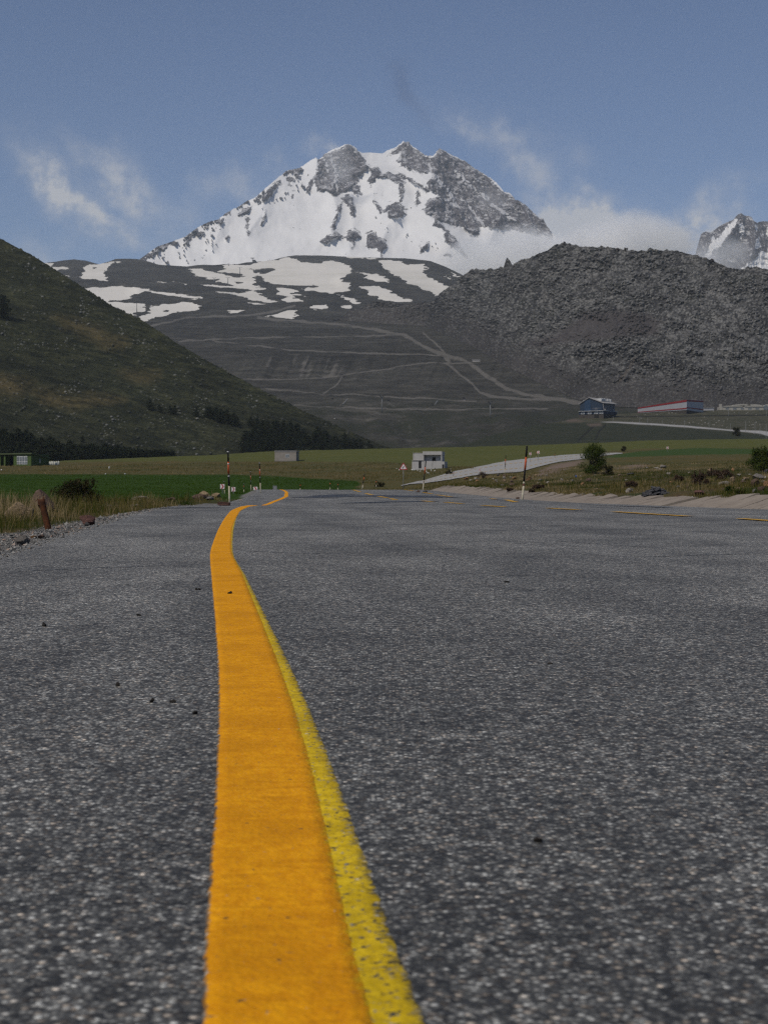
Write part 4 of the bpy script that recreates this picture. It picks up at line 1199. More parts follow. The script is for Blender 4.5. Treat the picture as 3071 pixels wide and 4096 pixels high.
STONE = {"beige": stone_mat("beige_stone", (0.27, 0.20, 0.125), (0.17, 0.12, 0.078), (0.07, 0.05, 0.035)), "brown": stone_mat("brown_stone", (0.125, 0.085, 0.066), (0.078, 0.051, 0.042), (0.035, 0.025, 0.02)),
         "grey": stone_mat("grey_stone", (0.17, 0.155, 0.14), (0.11, 0.10, 0.095), (0.04, 0.037, 0.035)), "orange": stone_mat("orange_stone", (0.28, 0.16, 0.08), (0.19, 0.11, 0.058), (0.07, 0.04, 0.025)),
         "red": stone_mat("reddish_stone", (0.14, 0.075, 0.062), (0.09, 0.05, 0.043), (0.03, 0.018, 0.016)), "pale": stone_mat("pale_stone", (0.29, 0.26, 0.225), (0.19, 0.17, 0.145), (0.07, 0.06, 0.05)),
         "slate": stone_mat("dark_slate", (0.075, 0.075, 0.08), (0.045, 0.045, 0.05), (0.015, 0.015, 0.016)), "black": plain("black_lump", (0.012, 0.010, 0.009), (0.02, 0.017, 0.014), 30)}


def rock_mesh(seed, cuts=7, sub=3, rough=0.16):
    bm = bmesh.new()
    bmesh.ops.create_icosphere(bm, subdivisions=sub, radius=0.5)
    V = np.array([v.co[:] for v in bm.verts])
    r = np.random.default_rng(seed)
    for _ in range(cuts):
        n = r.normal(size=3)
        n /= np.linalg.norm(n)
        dcut = r.uniform(0.20, 0.40)
        over = np.maximum(V @ n - dcut, 0)
        V = V - over[:, None] * n * 0.97
    a, b, c = V.T
    nz = fbm(a * 3 + c * 2.1 + seed, b * 3 - c * 1.7, seed, 4)
    L = np.linalg.norm(V, axis=1, keepdims=True)
    V = V * (1 + rough * nz[:, None] * 1.6 / (L * 2))
    V[:, 2] -= V[:, 2].min() * 0.72
    ext = V.max(0) - V.min(0)
    V = V / np.array([ext[0], ext[1], V[:, 2].max()])
    for v, p in zip(bm.verts, V):
        v.co = p
    me = bpy.data.meshes.new("boulder")
    bm.to_mesh(me)
    bm.free()
    return me


_rocks = {}


def rock_for(kind, k):
    key = (kind, k)
    if key not in _rocks:
        me = rock_mesh(100 + k * 13 + sum(map(ord, kind)), cuts=11, sub=4, rough=.22)
        me.materials.append(STONE[kind])
        me.polygons.foreach_set("use_smooth", [True] * len(me.polygons))
        _rocks[key] = me
    return _rocks[key]


def boulder(px, base, wpx, hpx, kind, label, group=None, name="boulder", cat="boulder", k=None, deep=0.9, rz=None, road=False, tilt=0.0, ymin=3):
    p = cast(px, base, road, ymin)
    s = p.y / F
    return link(name, rock_for(kind, rng.randrange(6) if k is None else k), None, label, cat, group, None, (p.x, p.y + wpx * s * 0.25, p.z - 0.05 * hpx * s), (tilt, 0, rng.uniform(0, 6.28) if rz is None else rz), (wpx * s, wpx * s * deep, hpx * s * 1.06))


# ---------------------------------------------------------------- boulders, left verge
boulder(72, 2084, 116, 76, "beige", "large rounded beige boulder lying in the grass left of the rusty stump", k=1, rz=0.4)
boulder(164, 2062, 112, 104, "brown", "tall pointed brown boulder in the grass directly behind the rusty stump", k=3, rz=2.0)
boulder(88, 2181, 58, 42, "grey", "squarish grey brown stone on the roadside gravel at the left frame edge", cat="stone", name="stone", k=2, rz=0.5)
boulder(166, 2156, 38, 19, "brown", "flat dark stone on the gravel just left of the rusty stump foot", cat="stone", name="stone", k=4)
boulder(135, 2153, 22, 11, "orange", "small flat orange stone on the gravel beside a flat dark stone", cat="stone", name="stone", k=5)
boulder(352, 2102, 70, 42, "red", "dark reddish boulder at the asphalt edge right of the rusty stump", k=0, rz=1.0)
boulder(428, 2034, 56, 16, "grey", "low grey boulder in the verge grass just right of the dark bush", k=1)
boulder(560, 2006, 70, 22, "pale", "flat pale boulder in the verge grass halfway between bush and snow pole", k=2, ymin=40)
boulder(545, 2032, 46, 15, "pale", "small flat pale stone at the asphalt edge below a flat pale boulder", cat="stone", name="stone", k=3)
boulder(684, 2008, 52, 19, "brown", "low pinkish brown boulder in grass left of the verge boulder pile", k=4, ymin=40)
boulder(795, 2004, 64, 27, "brown", "broad grey brown boulder at the bottom left of the verge boulder pile", "boulders piled on the left verge", k=0, ymin=45)
boulder(822, 1988, 48, 24, "beige", "topmost tan boulder of the pile on the left verge", "boulders piled on the left verge", k=5, ymin=55)
boulder(840, 2000, 34, 15, "grey", "small grey boulder low in the middle of the verge pile", "boulders piled on the left verge", k=2, ymin=45)
boulder(866, 1990, 38, 18, "beige", "rightmost tan boulder of the verge pile beside the tall snow pole", "boulders piled on the left verge", k=3, ymin=50)
boulder(962, 2003, 14, 6, "pale", "tiny pale stone in grass right of the tall left snow pole", cat="stone", name="stone", k=1, ymin=50)

# flat kerb stone at the foot of the first pole
p = cast(897, 2023, ymin=30)
bm = bmesh.new()
bmesh.ops.create_cube(bm, size=1.0)
bmesh.ops.bevel(bm, geom=bm.edges[:], offset=0.12, segments=2, affect="EDGES")
bmesh.ops.subdivide_edges(bm, edges=bm.edges[:], cuts=2, use_grid_fill=True)
for v in bm.verts:
    v.co += Vector((float(vnoise(v.co.x * 5, v.co.y * 5, 3)), float(vnoise(v.co.y * 5, v.co.z * 5, 4)), float(vnoise(v.co.z * 5, v.co.x * 5, 5)))) * 0.12
me = bpy.data.meshes.new("stone")
bm.to_mesh(me)
bm.free()
me.materials.append(STONE["red"])
link("stone", me, None, "flat oblong reddish stone at the foot of the tall left snow pole", "stone", None, None, (p.x, p.y, p.z + 0.06), (0, 0.06, 0.1), (0.40, 0.26, 0.12))

# ---------------------------------------------------------------- boulders, right verge
R3 = lambda x, y: (1600 + x * .4825, 1700 + y * .4826)
R4 = lambda x, y: (2250 + x * .4952, 1500 + y * .4952)
R6 = lambda x, y: (2540 + x * .3203, 1700 + y * .3203)
GO, GP, GG = "orange boulders in the right verge grass", "pale stones dotted over the right verge grass", "pink grey boulders of the outcrop at right"
named = [
    (R3, 545, 455, 42, 24, "orange", "orange boulder nearest the far road edge on the right verge", GO), (R3, 640, 470, 38, 18, "orange", "low orange boulder second from the far road on the right verge", GO),
    (R3, 625, 452, 26, 16, "pale", "small pale boulder touching a low orange one near the far road", GP), (R3, 810, 422, 26, 16, "slate", "small dark boulder on the rim of the verge above the grey gutter", None),
    (R3, 942, 450, 38, 24, "orange", "orange boulder left of the tall right snow pole, beside the bigger one", GO), (R3, 1066, 460, 52, 40, "orange", "biggest orange boulder, just right of the tall right snow pole", GO),
    (R3, 928, 508, 44, 30, "brown", "brown boulder in the grass left of the tall right snow pole", None), (R3, 862, 445, 36, 20, "pale", "pale boulder on the rim between the small dark one and an orange one", GP),
    (R3, 1122, 425, 30, 18, "beige", "tan boulder behind the biggest orange boulder of the right verge", None), (R3, 1340, 462, 34, 18, "pale", "pale boulder in grass left of the blue bag", GP),
    (R3, 1560, 470, 40, 30, "brown", "grey brown boulder in grass right of the blue bag below the bush", None), (R3, 1512, 492, 34, 18, "orange", "low orange boulder in the grass below the blue bag", GO),
    (R6, 1215, 580, 44, 46, "orange", "small pointed orange boulder above the outcrop near the right edge", GO), (R6, 1100, 765, 190, 66, "pale", "long low pinkish slab boulder at the left end of the outcrop", GG),
    (R6, 1215, 720, 84, 76, "beige", "upright pale boulder standing over the long slab boulder", GG), (R6, 1205, 770, 64, 46, "orange", "orange boulder at the right end of the long slab boulder", GO),
    (R6, 1500, 770, 110, 100, "brown", "large leaning boulder in the middle of the outcrop at the right edge", GG), (R6, 1540, 685, 150, 80, "grey", "broad boulder under the bush at the right edge", GG),
    (R6, 1640, 780, 70, 90, "orange", "tall orange boulder cut by the right frame edge", GO), (R6, 1372, 690, 84, 42, "beige", "tan boulder left of the broad boulder under the right bush", GG),
    (R6, 1350, 730, 66, 36, "brown", "brown boulder below the tan one in the outcrop", GG), (R6, 1292, 640, 60, 30, "pale", "pale flat boulder behind the upright boulder of the outcrop", GG),
    (R6, 1600, 735, 60, 40, "pale", "pale boulder right of the large leaning boulder", GG), (R6, 1495, 845, 66, 52, "grey", "grey boulder in the grass below the large leaning boulder", GG),
    (R6, 1580, 815, 90, 50, "brown", "brown boulder below the tall orange one at the right edge", GG), (R6, 1300, 815, 64, 42, "beige", "tan boulder in the grass below the long slab boulder", GG),
    (R6, 815, 880, 150, 68, "red", "big low reddish boulder above the gutter right of the slate heap", None), (R6, 540, 930, 62, 54, "brown", "upright brown boulder at the gutter edge right of the slate heap", None),
    (R6, 1422, 885, 64, 28, "slate", "dark flat stone at the top of the gutter near the right edge", None), (R6, 345, 540, 70, 34, "grey", "grey boulder, largest of the trio above the slate heap in the meadow", None),
    (R6, 262, 550, 64, 24, "pale", "pale flat boulder in the middle of the meadow trio", None), (R6, 146, 550, 36, 26, "grey", "grey boulder at the left of the meadow trio", None),
    (R6, 408, 615, 48, 22, "pale", "lone pale boulder in grass below the meadow trio", GP), (R6, 540, 780, 60, 28, "grey", "grey flat boulder in grass above the slate heap's right end", None),
    (R6, 650, 788, 44, 22, "brown", "brown flat boulder right of a grey flat one above the slate heap", None), (R6, 450, 722, 50, 20, "orange", "low orange boulder in grass above the slate heap", GO),
    (R4, 545, 945, 62, 32, "pale", "pinkish pale boulder in front of the brown tuft left of the slate heap", None), (R4, 160, 888, 36, 18, "orange", "orange boulder in grass below the big green bush", GO),
    (R4, 205, 862, 44, 22, "brown", "brown boulder in grass just below the big green bush", None), (R4, 805, 748, 44, 20, "pale", "pale flat stone right of the bare patch in the meadow", GP),
    (R4, 545, 804, 70, 14, "slate", "flat dark stones streak in grass right of the big bush", None), (R4, 1645, 790, 40, 30, "slate", "dark boulder at the foot of the bush cut by the right frame edge", None)]
for fn, x, y, w_, h_, kind, lab, grp in named:
    sc_ = .4825 if fn is R3 else (.4952 if fn is R4 else .3203)
    q = fn(x, y)
    boulder(q[0], q[1], w_ * sc_, h_ * sc_, kind, lab, grp)
for i in range(46):       # the many small stones that look alike
    px = rng.uniform(1860, 3071)
    py = rng.uniform(np.interp(px, [1860, 2100, 2600, 3071], [1918, 1900, 1872, 1868]), np.interp(px, [1860, 2100, 2600, 3071], [1938, 1960, 1978, 1958]))
    ww = rng.uniform(7, 17)
    boulder(px, py, ww, ww * rng.uniform(.35, .6), rng.choice(["pale", "pale", "beige", "grey", "brown"]), "small weathered stone half sunk in the grass above the concrete gutter", "small stones in the right verge grass", "stone", "stone", deep=1.0)
for px, py, w_ in ((1971, 1918, 9), (1987, 1928, 8), (2190, 1932, 13), (2445, 1912, 10), (2585, 1922, 12)):
    boulder(px, py, w_, w_ * .6, "pale", "small weathered stone half sunk in the grass above the concrete gutter", "small stones in the right verge grass", "stone", "stone")
for px, py, kind, lab in ((1699, 1970, "slate", "dark stone lying in the gutter right of the far right snow pole"), (1672, 1969, "brown", "brown stone in the gutter beside the far right snow pole"), (2071, 1997, "brown", "brown stone on the asphalt edge left of the tall right snow pole"),
                          (2142, 2030, "black", "tiny dark pebble on the asphalt right of the tall right snow pole")):
    boulder(px, py, 17 if kind != "black" else 6, 9 if kind != "black" else 3, kind, lab, None, "stone", "stone", ymin=30)

# heap of broken slate
p = cast(2631, 1984, ymin=47)
hp = thing("slate_heap", "heap of broken dark slate slabs lying above the concrete gutter", "rubble heap", (p.x, p.y + 0.4, p.z))
mb = MB()
for i in range(90):
    a, r = rng.uniform(0, 6.28), rng.uniform(0, 1) ** 0.6
    x, y = math.cos(a) * r * 0.42, math.sin(a) * r * 0.3
    z = 0.26 * (1 - r ** 1.5) + rng.uniform(-.02, .03)
    M4 = Matrix.Translation((x, y, z)) @ Matrix.Rotation(rng.uniform(0, 6.28), 4, "Z") @ Matrix.Rotation(rng.uniform(-.9, .9), 4, "X") @ Matrix.Rotation(rng.uniform(-.6, .6), 4, "Y")
    l, wd, t = rng.uniform(.05, .13), rng.uniform(.04, .09), rng.uniform(.012, .03)
    o = len(mb.V)
    mb.box(-l, l, -wd, wd, -t, t)
    mb.V[o:] = [tuple(M4 @ Vector(v)) for v in mb.V[o:]]
link("slabs", mb.mesh("slabs", STONE["slate"]), hp)

# ---------------------------------------------------------------- dark lumps on the asphalt
for px, py, w_, h_, lab in ((787, 2361, 13, 9, "black lump left of the yellow line, left one of a touching pair"), (798, 2361, 12, 8, "black lump left of the yellow line, right one of a touching pair"), (919, 2378, 19, 13, "black lump lying on the orange line itself"), (556, 2466, 22, 8, "flat black lump farther left on the shoulder asphalt"),
                            (177, 2509, 18, 17, "rounded black lump closest to the left frame edge"), (468, 2749, 20, 16, "lone round black lump halfway between line and left edge"), (607, 2814, 20, 20, "left one of three black lumps in a loose row beside the line"),
                            (692, 2817, 28, 13, "flat wide middle one of three black lumps beside the line"), (779, 2863, 22, 16, "right one of three black lumps, closest to the line"), (2026, 2331, 22, 6, "thin dark chip alone on the right lane asphalt"),
                            (2196, 2662, 24, 6, "small dark chip on the right lane nearer the camera"), (2150, 3752, 34, 20, "dark lump on the right lane near the bottom of the picture")):
    boulder(px, py, w_, h_, "black", lab, "dark lumps scattered on the asphalt", "lump", "lump", road=True, ymin=1)

# ---------------------------------------------------------------- rusty stump
p = cast(196, 2120)
s = p.y / F
st = thing("rusty_stump", "rusty steel post stump with torn top leaning on the left gravel verge", "post", (p.x, p.y, p.z))
m = MAT("rusted_steel")
n1, n2 = m.noise(m.obj(), 7, 5, .7), m.noise(m.obj(), 30, 4, .7)
rust = m.done(m.mix(m.step(n2, .4, .7), m.mix(m.step(n1, .35, .65), (0.098, 0.034, 0.012), (0.050, 0.020, 0.010)), (0.035, 0.016, 0.01)), .9, .2, m.bump(n2, .6, .01))
mb = MB()
H = 126 * s
rad = 13.5 * s
seg, rows = 18, 10
V, Fs = [], []
for k in range(rows + 1):
    for i in range(seg):
        an = 2 * math.pi * i / seg
        zz = -0.12 + (H + 0.12) * k / rows
        rr = rad * (1 + 0.10 * (k >= rows - 1))
        if k == rows:
            zz += 0.02 * math.sin(an * 2 + 1) + 0.022 * math.cos(an) - (0.03 if 5 < i < 9 else 0)
        V.append((rr * math.cos(an) - 0.245 * max(zz, 0), rr * 0.8 * math.sin(an), zz))
for k in range(rows):
    for i in range(seg):
        j = (i + 1) % seg
        Fs.append([k * seg + i, k * seg + j, (k + 1) * seg + j, (k + 1) * seg + i])
inner = len(V)
for i in range(seg):
    x, y, z = V[rows * seg + i]
    V.append((x * 1 + (-(x + 0.245 * H)) * .18, y * .82, z - 0.004))
    V.append((x + (-(x + 0.245 * H)) * .18, y * .82, z - 0.10))
for i in range(seg):
    j = (i + 1) % seg
    Fs.append([rows * seg + i, rows * seg + j, inner + 2 * j, inner + 2 * i])
    Fs.append([inner + 2 * i, inner + 2 * j, inner + 2 * j + 1, inner + 2 * i + 1])
mb.add(V, Fs)
link("tube", mb.mesh("tube", rust, True), st)
mb = MB()
mb.add([(-.245 * H - rad * 1.1, -rad * .3, H - .02), (-.245 * H - rad * 1.1, rad * .4, H - .01), (-.245 * H - rad * 1.75, rad * .3, H - .045), (-.245 * H - rad * 1.7, -rad * .2, H - .055), (-.245 * H - rad * 1.1, -rad * .3, H - .035), (-.245 * H - rad * 1.1, rad * .4, H - .025)], [[0, 1, 2, 3], [4, 3, 2, 5], [0, 3, 4], [1, 5, 2]])
link("torn_lip", mb.mesh("torn_lip", rust), st)

# ---------------------------------------------------------------- snow poles
mk = plain("black_pole_paint", (0.009, 0.009, 0.010), (0.016, 0.015, 0.015), 6, .85, .1)
mo = plain("orange_pole_paint", (0.42, 0.075, 0.018), (0.30, 0.055, 0.016), 6, .6, .3)
mw = plain("white_pole_paint", (0.44, 0.41, 0.33), (0.31, 0.27, 0.18), 5, .7, .3)
mref = plain("white_reflector", (0.46, 0.46, 0.46), (0.38, 0.38, 0.38), 9, .4, .5)
PH = 2.55
BANDS = [(0, .325, 2), (.325, .55, 0), (.55, .78, 1), (.78, 1.0, 0)]


def pole_proto():
    root = thing("snow_pole", "x", "snow pole", (0, 0, 0))
    mb = MB()
    for a, b, mi in BANDS:
        mb.tube([(0, 0, a * PH - (0.3 if a == 0 else 0)), (0, 0, b * PH)], [0.043, 0.043 - 0.004 * b], 12, mi)
    link("pole", mb.mesh("pole", [mk, mo, mw], True), root)
    for f0, f1 in ((.952, .978), (.728, .750), (.498, .520)):
        mb = MB()
        mb.tube([(0, 0, f0 * PH), (0, 0, f1 * PH)], 0.0455, 12)
        link("reflector_band", mb.mesh("reflector_band", mref, True), root)
    return root


pole0 = pole_proto()
used = [False]
GPOLE = "striped snow poles along the road"


def snow_pole(top, base, label, Y=None, k_r=1.0):
    if Y is None:
        p = cast(base[0], base[1], ymin=30)
    else:
        p = Vector((px2x(base[0], Y), Y, py2z(base[1], Y)))
    h = (base[1] - top[1]) * p.y / F
    o = pole0 if not used[0] else copy_tree(pole0)
    used[0] = True
    o.location = p
    kk = h / PH
    o.scale = (max(kk, .8) * k_r, max(kk, .8) * k_r, kk)
    o.rotation_euler = (0, math.atan2((top[0] - base[0]), (base[1] - top[1])), rng.uniform(0, 6))
    o.rotation_mode = "XYZ"
    o.rotation_euler.z = 0
    tag(o, label, "snow pole", GPOLE)
    return o


snow_pole((912, 1800), (919, 2014), "tall banded snow pole nearest on the left, with a flat stone at its foot")
snow_pole((1038, 1848), (1043, 1972), "banded snow pole on the gravel hump right of the nearest left pole")
snow_pole((1002, 1884), (1005, 1966), "thin banded snow pole standing between the two bigger left poles", Y=150)
snow_pole((975, 1934), (976, 1970), "short dark snow pole left of the thin banded one, before the crop field", Y=165)
snow_pole((897, 1924), (899, 1976), "slim snow pole beside the leftmost chevron sign", Y=160)
mdr = plain("dark_red_pole_paint", (0.10, 0.018, 0.016), None, 6, .6, .3)
pole1 = thing("snow_pole", "x", "snow pole", (0, 0, 0))
mb = MB()
for a_, b_, mi in [(0, .257, 2), (.257, .29, 3), (.29, .335, 2), (.335, .56, 0), (.56, .79, 1), (.79, 1.0, 0)]:
    mb.tube([(0, 0, a_ * PH - (0.3 if a_ == 0 else 0)), (0, 0, b_ * PH)], [0.047, 0.047], 12, mi)
link("pole", mb.mesh("pole", [mk, mo, mw, mdr], True), pole1)
pole0, used[0] = pole1, False
snow_pole((2107, 1783), (2088, 1999), "tall leaning snow pole nearest on the right, before the concrete gutter")
snow_pole((1703, 1843), (1691, 1961), "leaning snow pole at the far end of the concrete gutter", Y=128)
snow_pole((1458, 1896), (1449, 1955), "strongly leaning short snow pole beyond the road crest", Y=165, k_r=1.2)
snow_pole((1202, 1933), (1201, 1960), "short orange banded snow pole beyond the crest, left of the centre pair", Y=185)
snow_pole((1321, 1924), (1320, 1960), "left one of the snow pole pair beyond the middle of the crest", Y=185)
snow_pole((1352, 1930), (1351, 1960), "right one of the snow pole pair beyond the middle of the crest", Y=190)
snow_pole((1505, 1919), (1504, 1948), "faint dark snow pole right of the strongly leaning one", Y=180)
snow_pole((2022, 1821), (2018, 1894), "thin dark snow pole on the near edge of the climbing road")
snow_pole((1814, 1884), (1812, 1914), "short dark snow pole at the foot of the climbing road")
snow_pole((2145, 1801), (2144, 1833), "thin snow pole beside the far chevron signs on the climbing road")
snow_pole((2218, 1811), (2217, 1838), "thin snow pole on the upper part of the climbing road")

# ---------------------------------------------------------------- signs
msw = plain("sign_white", (0.62, 0.56, 0.55), (0.55, 0.50, 0.49), 3, .5, .4)
msr = plain("sign_red", (0.36, 0.018, 0.025), (0.26, 0.015, 0.02), 3, .5, .4)
msk = plain("sign_black", (0.012, 0.012, 0.012), None, 3, .5, .4)
msg = plain("galvanised_steel", (0.17, 0.175, 0.18), (0.12, 0.125, 0.13), 5, .6, .4)


def sign_post(root, h, z1, r=0.03):
    mb = MB()
    mb.tube([(0, 0.03, -0.4), (0, 0.03, z1)], r, 8)
    link("post", mb.mesh("post", msg, True), root)


def chevron(px, py, wpx, Y, label, faded=False, left=False, post=True, mred=None):
    x, z, gz = px2x(px, Y), py2z(py, Y), 0
    w_ = wpx * Y / F
    g0 = min(float(ground_z(x, Y)), z - w_ * .6)
    root = thing("chevron_sign", label, "road sign", (x, Y, g0), rng.uniform(-.25, .25), "red chevron signs on the bends")
    zc = z - g0
    mb = MB()
    mb.box(-w_ / 2, w_ / 2, -.012, .012, zc - w_ * .56, zc + w_ * .56)
    link("panel", mb.mesh("panel", msw), root)
    k = -1 if left else 1
    a = w_ / 2
    pts = [(-a * .62 * k, a * .98), (a * .02 * k, a * .98), (a * .72 * k, 0), (a * .02 * k, -a * .98), (-a * .62 * k, -a * .98), (a * .08 * k, 0)]
    mb = MB()
    mb.prism([(x_, zc + z_ * 1.1) for x_, z_ in pts], -.017, -.0125)
    link("chevron", mb.mesh("chevron", mred or msr), root)
    sign_post(root, 0, zc + w_ * .5, 0.035)


mfad = plain("faded_sign_red", (0.36, 0.11, 0.13), (0.28, 0.09, 0.10), 3, .5, .4)
chevron(890, 1946, 17, 158, "bright red and white chevron sign left of the tall left snow pole")
chevron(934, 1957, 16, 150, "faded pink chevron sign just right of the tall left snow pole", mred=mfad)
chevron(1022, 1957, 17, 140, "small chevron sign half hidden behind the gravel hump")
chevron(2120, 1815, 9, 335, "white glaring chevron sign above the climbing road, the left one")
chevron(2152, 1809, 9, 345, "red chevron sign above the climbing road, right of the glaring one")
chevron(2668, 1791, 8, 420, "tiny lone chevron sign on the green strip in the far field")
Y = 150
root = thing("road_sign", "grey back of a two panel road sign beyond the road crest", "road sign", (px2x(1100, Y), Y, py2z(1966, Y)))
mb = MB()
mb.box(-.2, -.02, 0, .02, .18, .58).box(.02, .2, 0, .02, .18, .58)
link("panel", mb.mesh("panel", msg), root)
sign_post(root, 0, .5)


def warning(px, py_top, py_bot, wpx, Y, base_py, label, disc=False, curve=True):
    k = Y / F
    g0 = py2z(base_py, Y)
    root = thing("warning_sign", label, "road sign", (px2x(px, Y), Y, g0))
    w_, zt, zb = wpx * k, py2z(py_top, Y) - g0, py2z(py_bot, Y) - g0

    def tri(s_, y0, y1, mat, nm):
        c = zb + (zt - zb) * 0.36
        pts = []
        for (x_, z_) in ((-w_ / 2, zb), (w_ / 2, zb), (0, zt)):
            pts.append((x_ * s_, c + (z_ - c) * s_))
        q = []
        for i in range(3):                                     # rounded corners
            a, b2, c2 = Vector(pts[i - 1]), Vector(pts[i]), Vector(pts[(i + 1) % 3])
            q += [tuple(b2 + (a - b2) * .10), tuple(b2 + ((a - b2) + (c2 - b2)) * .018), tuple(b2 + (c2 - b2) * .10)]
        mb = MB()
        mb.prism(q, y0, y1)
        return link(nm, mb.mesh(nm, mat), root)
    tri(1.0, -.006, .012, msr, "panel")
    tri(.72, -.011, -.0065, msw, "face")
    mb = MB()
    if curve:
        c0, r0 = (w_ * .055, zb + (zt - zb) * .13), w_ * .13
        arc = [(c0[0] - r0 + r0 * 1.0 * (1 - math.cos(t)), c0[1] + w_ * .10 + r0 * 1.0 * math.sin(t)) for t in np.linspace(0, math.pi / 2, 8)]
        line = [(c0[0] - r0, c0[1])] + arc + [(c0[0] + w_ * .06, arc[-1][1])]
        hw = w_ * .036
        up, dn = [], []
        for i, (x_, z_) in enumerate(line):
            a, b2 = Vector(line[max(i - 1, 0)]), Vector(line[min(i + 1, len(line) - 1)])
            t = (b2 - a).normalized()
            nn = Vector((-t.y, t.x)) * hw
            up.append((x_ + nn.x, z_ + nn.y))
            dn.append((x_ - nn.x, z_ - nn.y))
        for i in range(len(line) - 1):
            mb.prism([up[i], up[i + 1], dn[i + 1], dn[i]], -.016, -.0115)
    else:
        mb.prism([(-w_ * .06, zb + (zt - zb) * .16), (w_ * .06, zb + (zt - zb) * .16), (w_ * .05, zb + (zt - zb) * .55), (-w_ * .05, zb + (zt - zb) * .55)], -.016, -.0115)
    link("symbol", mb.mesh("symbol", msk), root)
    if disc:
        cz, rr = zb - w_ * .50, w_ * .44
        for r_, y0, mat, nm in ((rr, -.006, msr, "disc"), (rr * .7, -.012, msw, "disc_face")):
            mb = MB()
            mb.prism([(r_ * math.cos(t), cz + r_ * math.sin(t)) for t in np.linspace(0, 2 * math.pi, 20)[:-1]], y0, y0 + .005)
            link(nm, mb.mesh(nm, mat), root)
    sign_post(root, 0, zb + (zt - zb) * .6)
    return root


warning(1613, 1849, 1879, 34, 160, 1962, "red triangle warning sign with a black right bend arrow on a tall post")
warning(1917, 1875, 1888, 12, 262, 1903, "small red triangle sign above a round sign at the climbing road", True, False)

# white marker post and blue bag
p = cast(1803, 1894, ymin=170)
mb = MB()
mb.tube([(0, 0, -.2), (0, 0, .85), (0, .02, .92)], [.10, .10, .07], 10)
link("marker_post", mb.mesh("marker_post", mw, True), None, "short white marker post on the grass right of the white house", "post", None, None, p)
mblue = plain("blue_plastic", (0.012, 0.06, 0.22), (0.01, 0.04, 0.15), 6, .5, .4)
p = cast(2303, 1911, ymin=40)
me = rock_mesh(991, 3, 3, .3)
me.materials.append(mblue)
link("plastic_bag", me, None, "blue plastic bag caught upright in the grass left of the big bush", "bag", None, None, p, (0, 0, .4), (.16, .13, .29))

# white litter before the white house
mlit = plain("white_plastic", (0.62, 0.62, 0.60), (0.5, 0.5, 0.47), 6, .5, .4)
lit_me = []
for i in range(4):
    me = rock_mesh(800 + i, 3, 2, .25)
    me.materials.append(mlit)
    lit_me.append(me)
for (x, y, w_, h_) in ((200, 560, 26, 30), (143, 535, 20, 20), (480, 565, 30, 28), (525, 570, 20, 40), (607, 580, 24, 26), (662, 588, 42, 20), (738, 565, 22, 26), (803, 592, 28, 24), (905, 578, 26, 38), (985, 582, 30, 28), (832, 628, 84, 18)):
    p = cast(1560 + .181 * x, 1780 + .181 * y, ymin=170)
    k = .181 * p.y / F
    link("litter", rng.choice(lit_me), None, "scrap of white litter lying on the grass before the white house", "litter", "white litter before the white house", None, p, (0, 0, rng.uniform(0, 6)), (w_ * k, w_ * k * .7, h_ * k))
for px, py, w_, h_, lab in ((438, 1876, 6, 10, "upright white scrap of litter in the left meadow"), (424, 1897, 6, 4, "flat white scrap of litter at the crop edge in the left meadow"), (8, 1883, 8, 6, "white scrap of litter before the green house"), (2767, 1992, 8, 8, "white plastic scrap at the gutter right of the slate heap"),
                            (2882, 1986, 9, 7, "white plastic scrap at the gutter below the outcrop"), (3058, 1913, 8, 7, "white plastic scrap among the outcrop boulders"), (500, 1898, 9, 4, "yellowish scrap of litter at the crop edge")):
    p = cast(px, py, ymin=30)
    k = p.y / F
    link("litter", rng.choice(lit_me), None, lab, "litter", None, None, p, (0, 0, 1), (w_ * k, w_ * k * .7, h_ * k))

# ---------------------------------------------------------------- concrete gutter lining
mconc = MAT("weathered_concrete")
P = mconc.pos()
n1, n2, n3 = mconc.noise(P, 1.3, 5, .65), mconc.noise(P, 14, 5, .7), mconc.noise(mconc.scale(P, (1, .4, .3)), 5, 4, .6)
c = mconc.mix(mconc.step(n1, .3, .7), (0.245, 0.21, 0.175), (0.185, 0.156, 0.13))
c = mconc.mix(mconc.step(n2, .52, .75), c, (0.155, 0.13, 0.108))
c = mconc.mix(mconc.step(n3, .58, .75), c, (0.13, 0.108, 0.088))
m_conc = mconc.done(c, .92, .15, mconc.bump(n2, .6, .02))
mdirt = plain("gutter_dirt", (0.035, 0.035, 0.025), (0.02, 0.022, 0.014), 4, space="pos")


def gutter(ya, yb, label):
    mb = MB()
    y = ya
    while y < yb:
        dy = rng.uniform(.95, 1.45) * (1.0 if y < 80 else 1.3)
        y1 = min(y + dy, yb) - rng.uniform(.04, .11)
        h0 = np.interp(y, [30, 41, 46, 58, 75, 100, 130], [.42, .40, .27, .26, .30, .44, .34])
        tilt, off, wdt = rng.uniform(-.05, .05), rng.uniform(-.05, .05), 1.32 + rng.uniform(-.08, .08)
        V = []
        for yy in (y, y1):
            x0, z0 = float(xr(yy)) + .06, float(road_z(float(xr(yy)) - .02, yy))
            for (dx, dz) in ((0, -.03), (.10, .0), (wdt * .55, h0 * .52), (wdt, h0 + off + (tilt if yy == y else -tilt)), (wdt + .10, h0 + off + (tilt if yy == y else -tilt)), (wdt + .10, -.25), (0, -.3)):
                V.append((x0 + dx, yy + dx * .15, z0 + dz))
        n = 7
        mb.add(V, [list(range(n))[::-1], list(range(n, 2 * n))] + [[i, (i + 1) % n, (i + 1) % n + n, i + n] for i in range(n)])
        y += dy
    return link("concrete_gutter", mb.mesh("concrete_gutter", m_conc), None, label, "gutter lining")


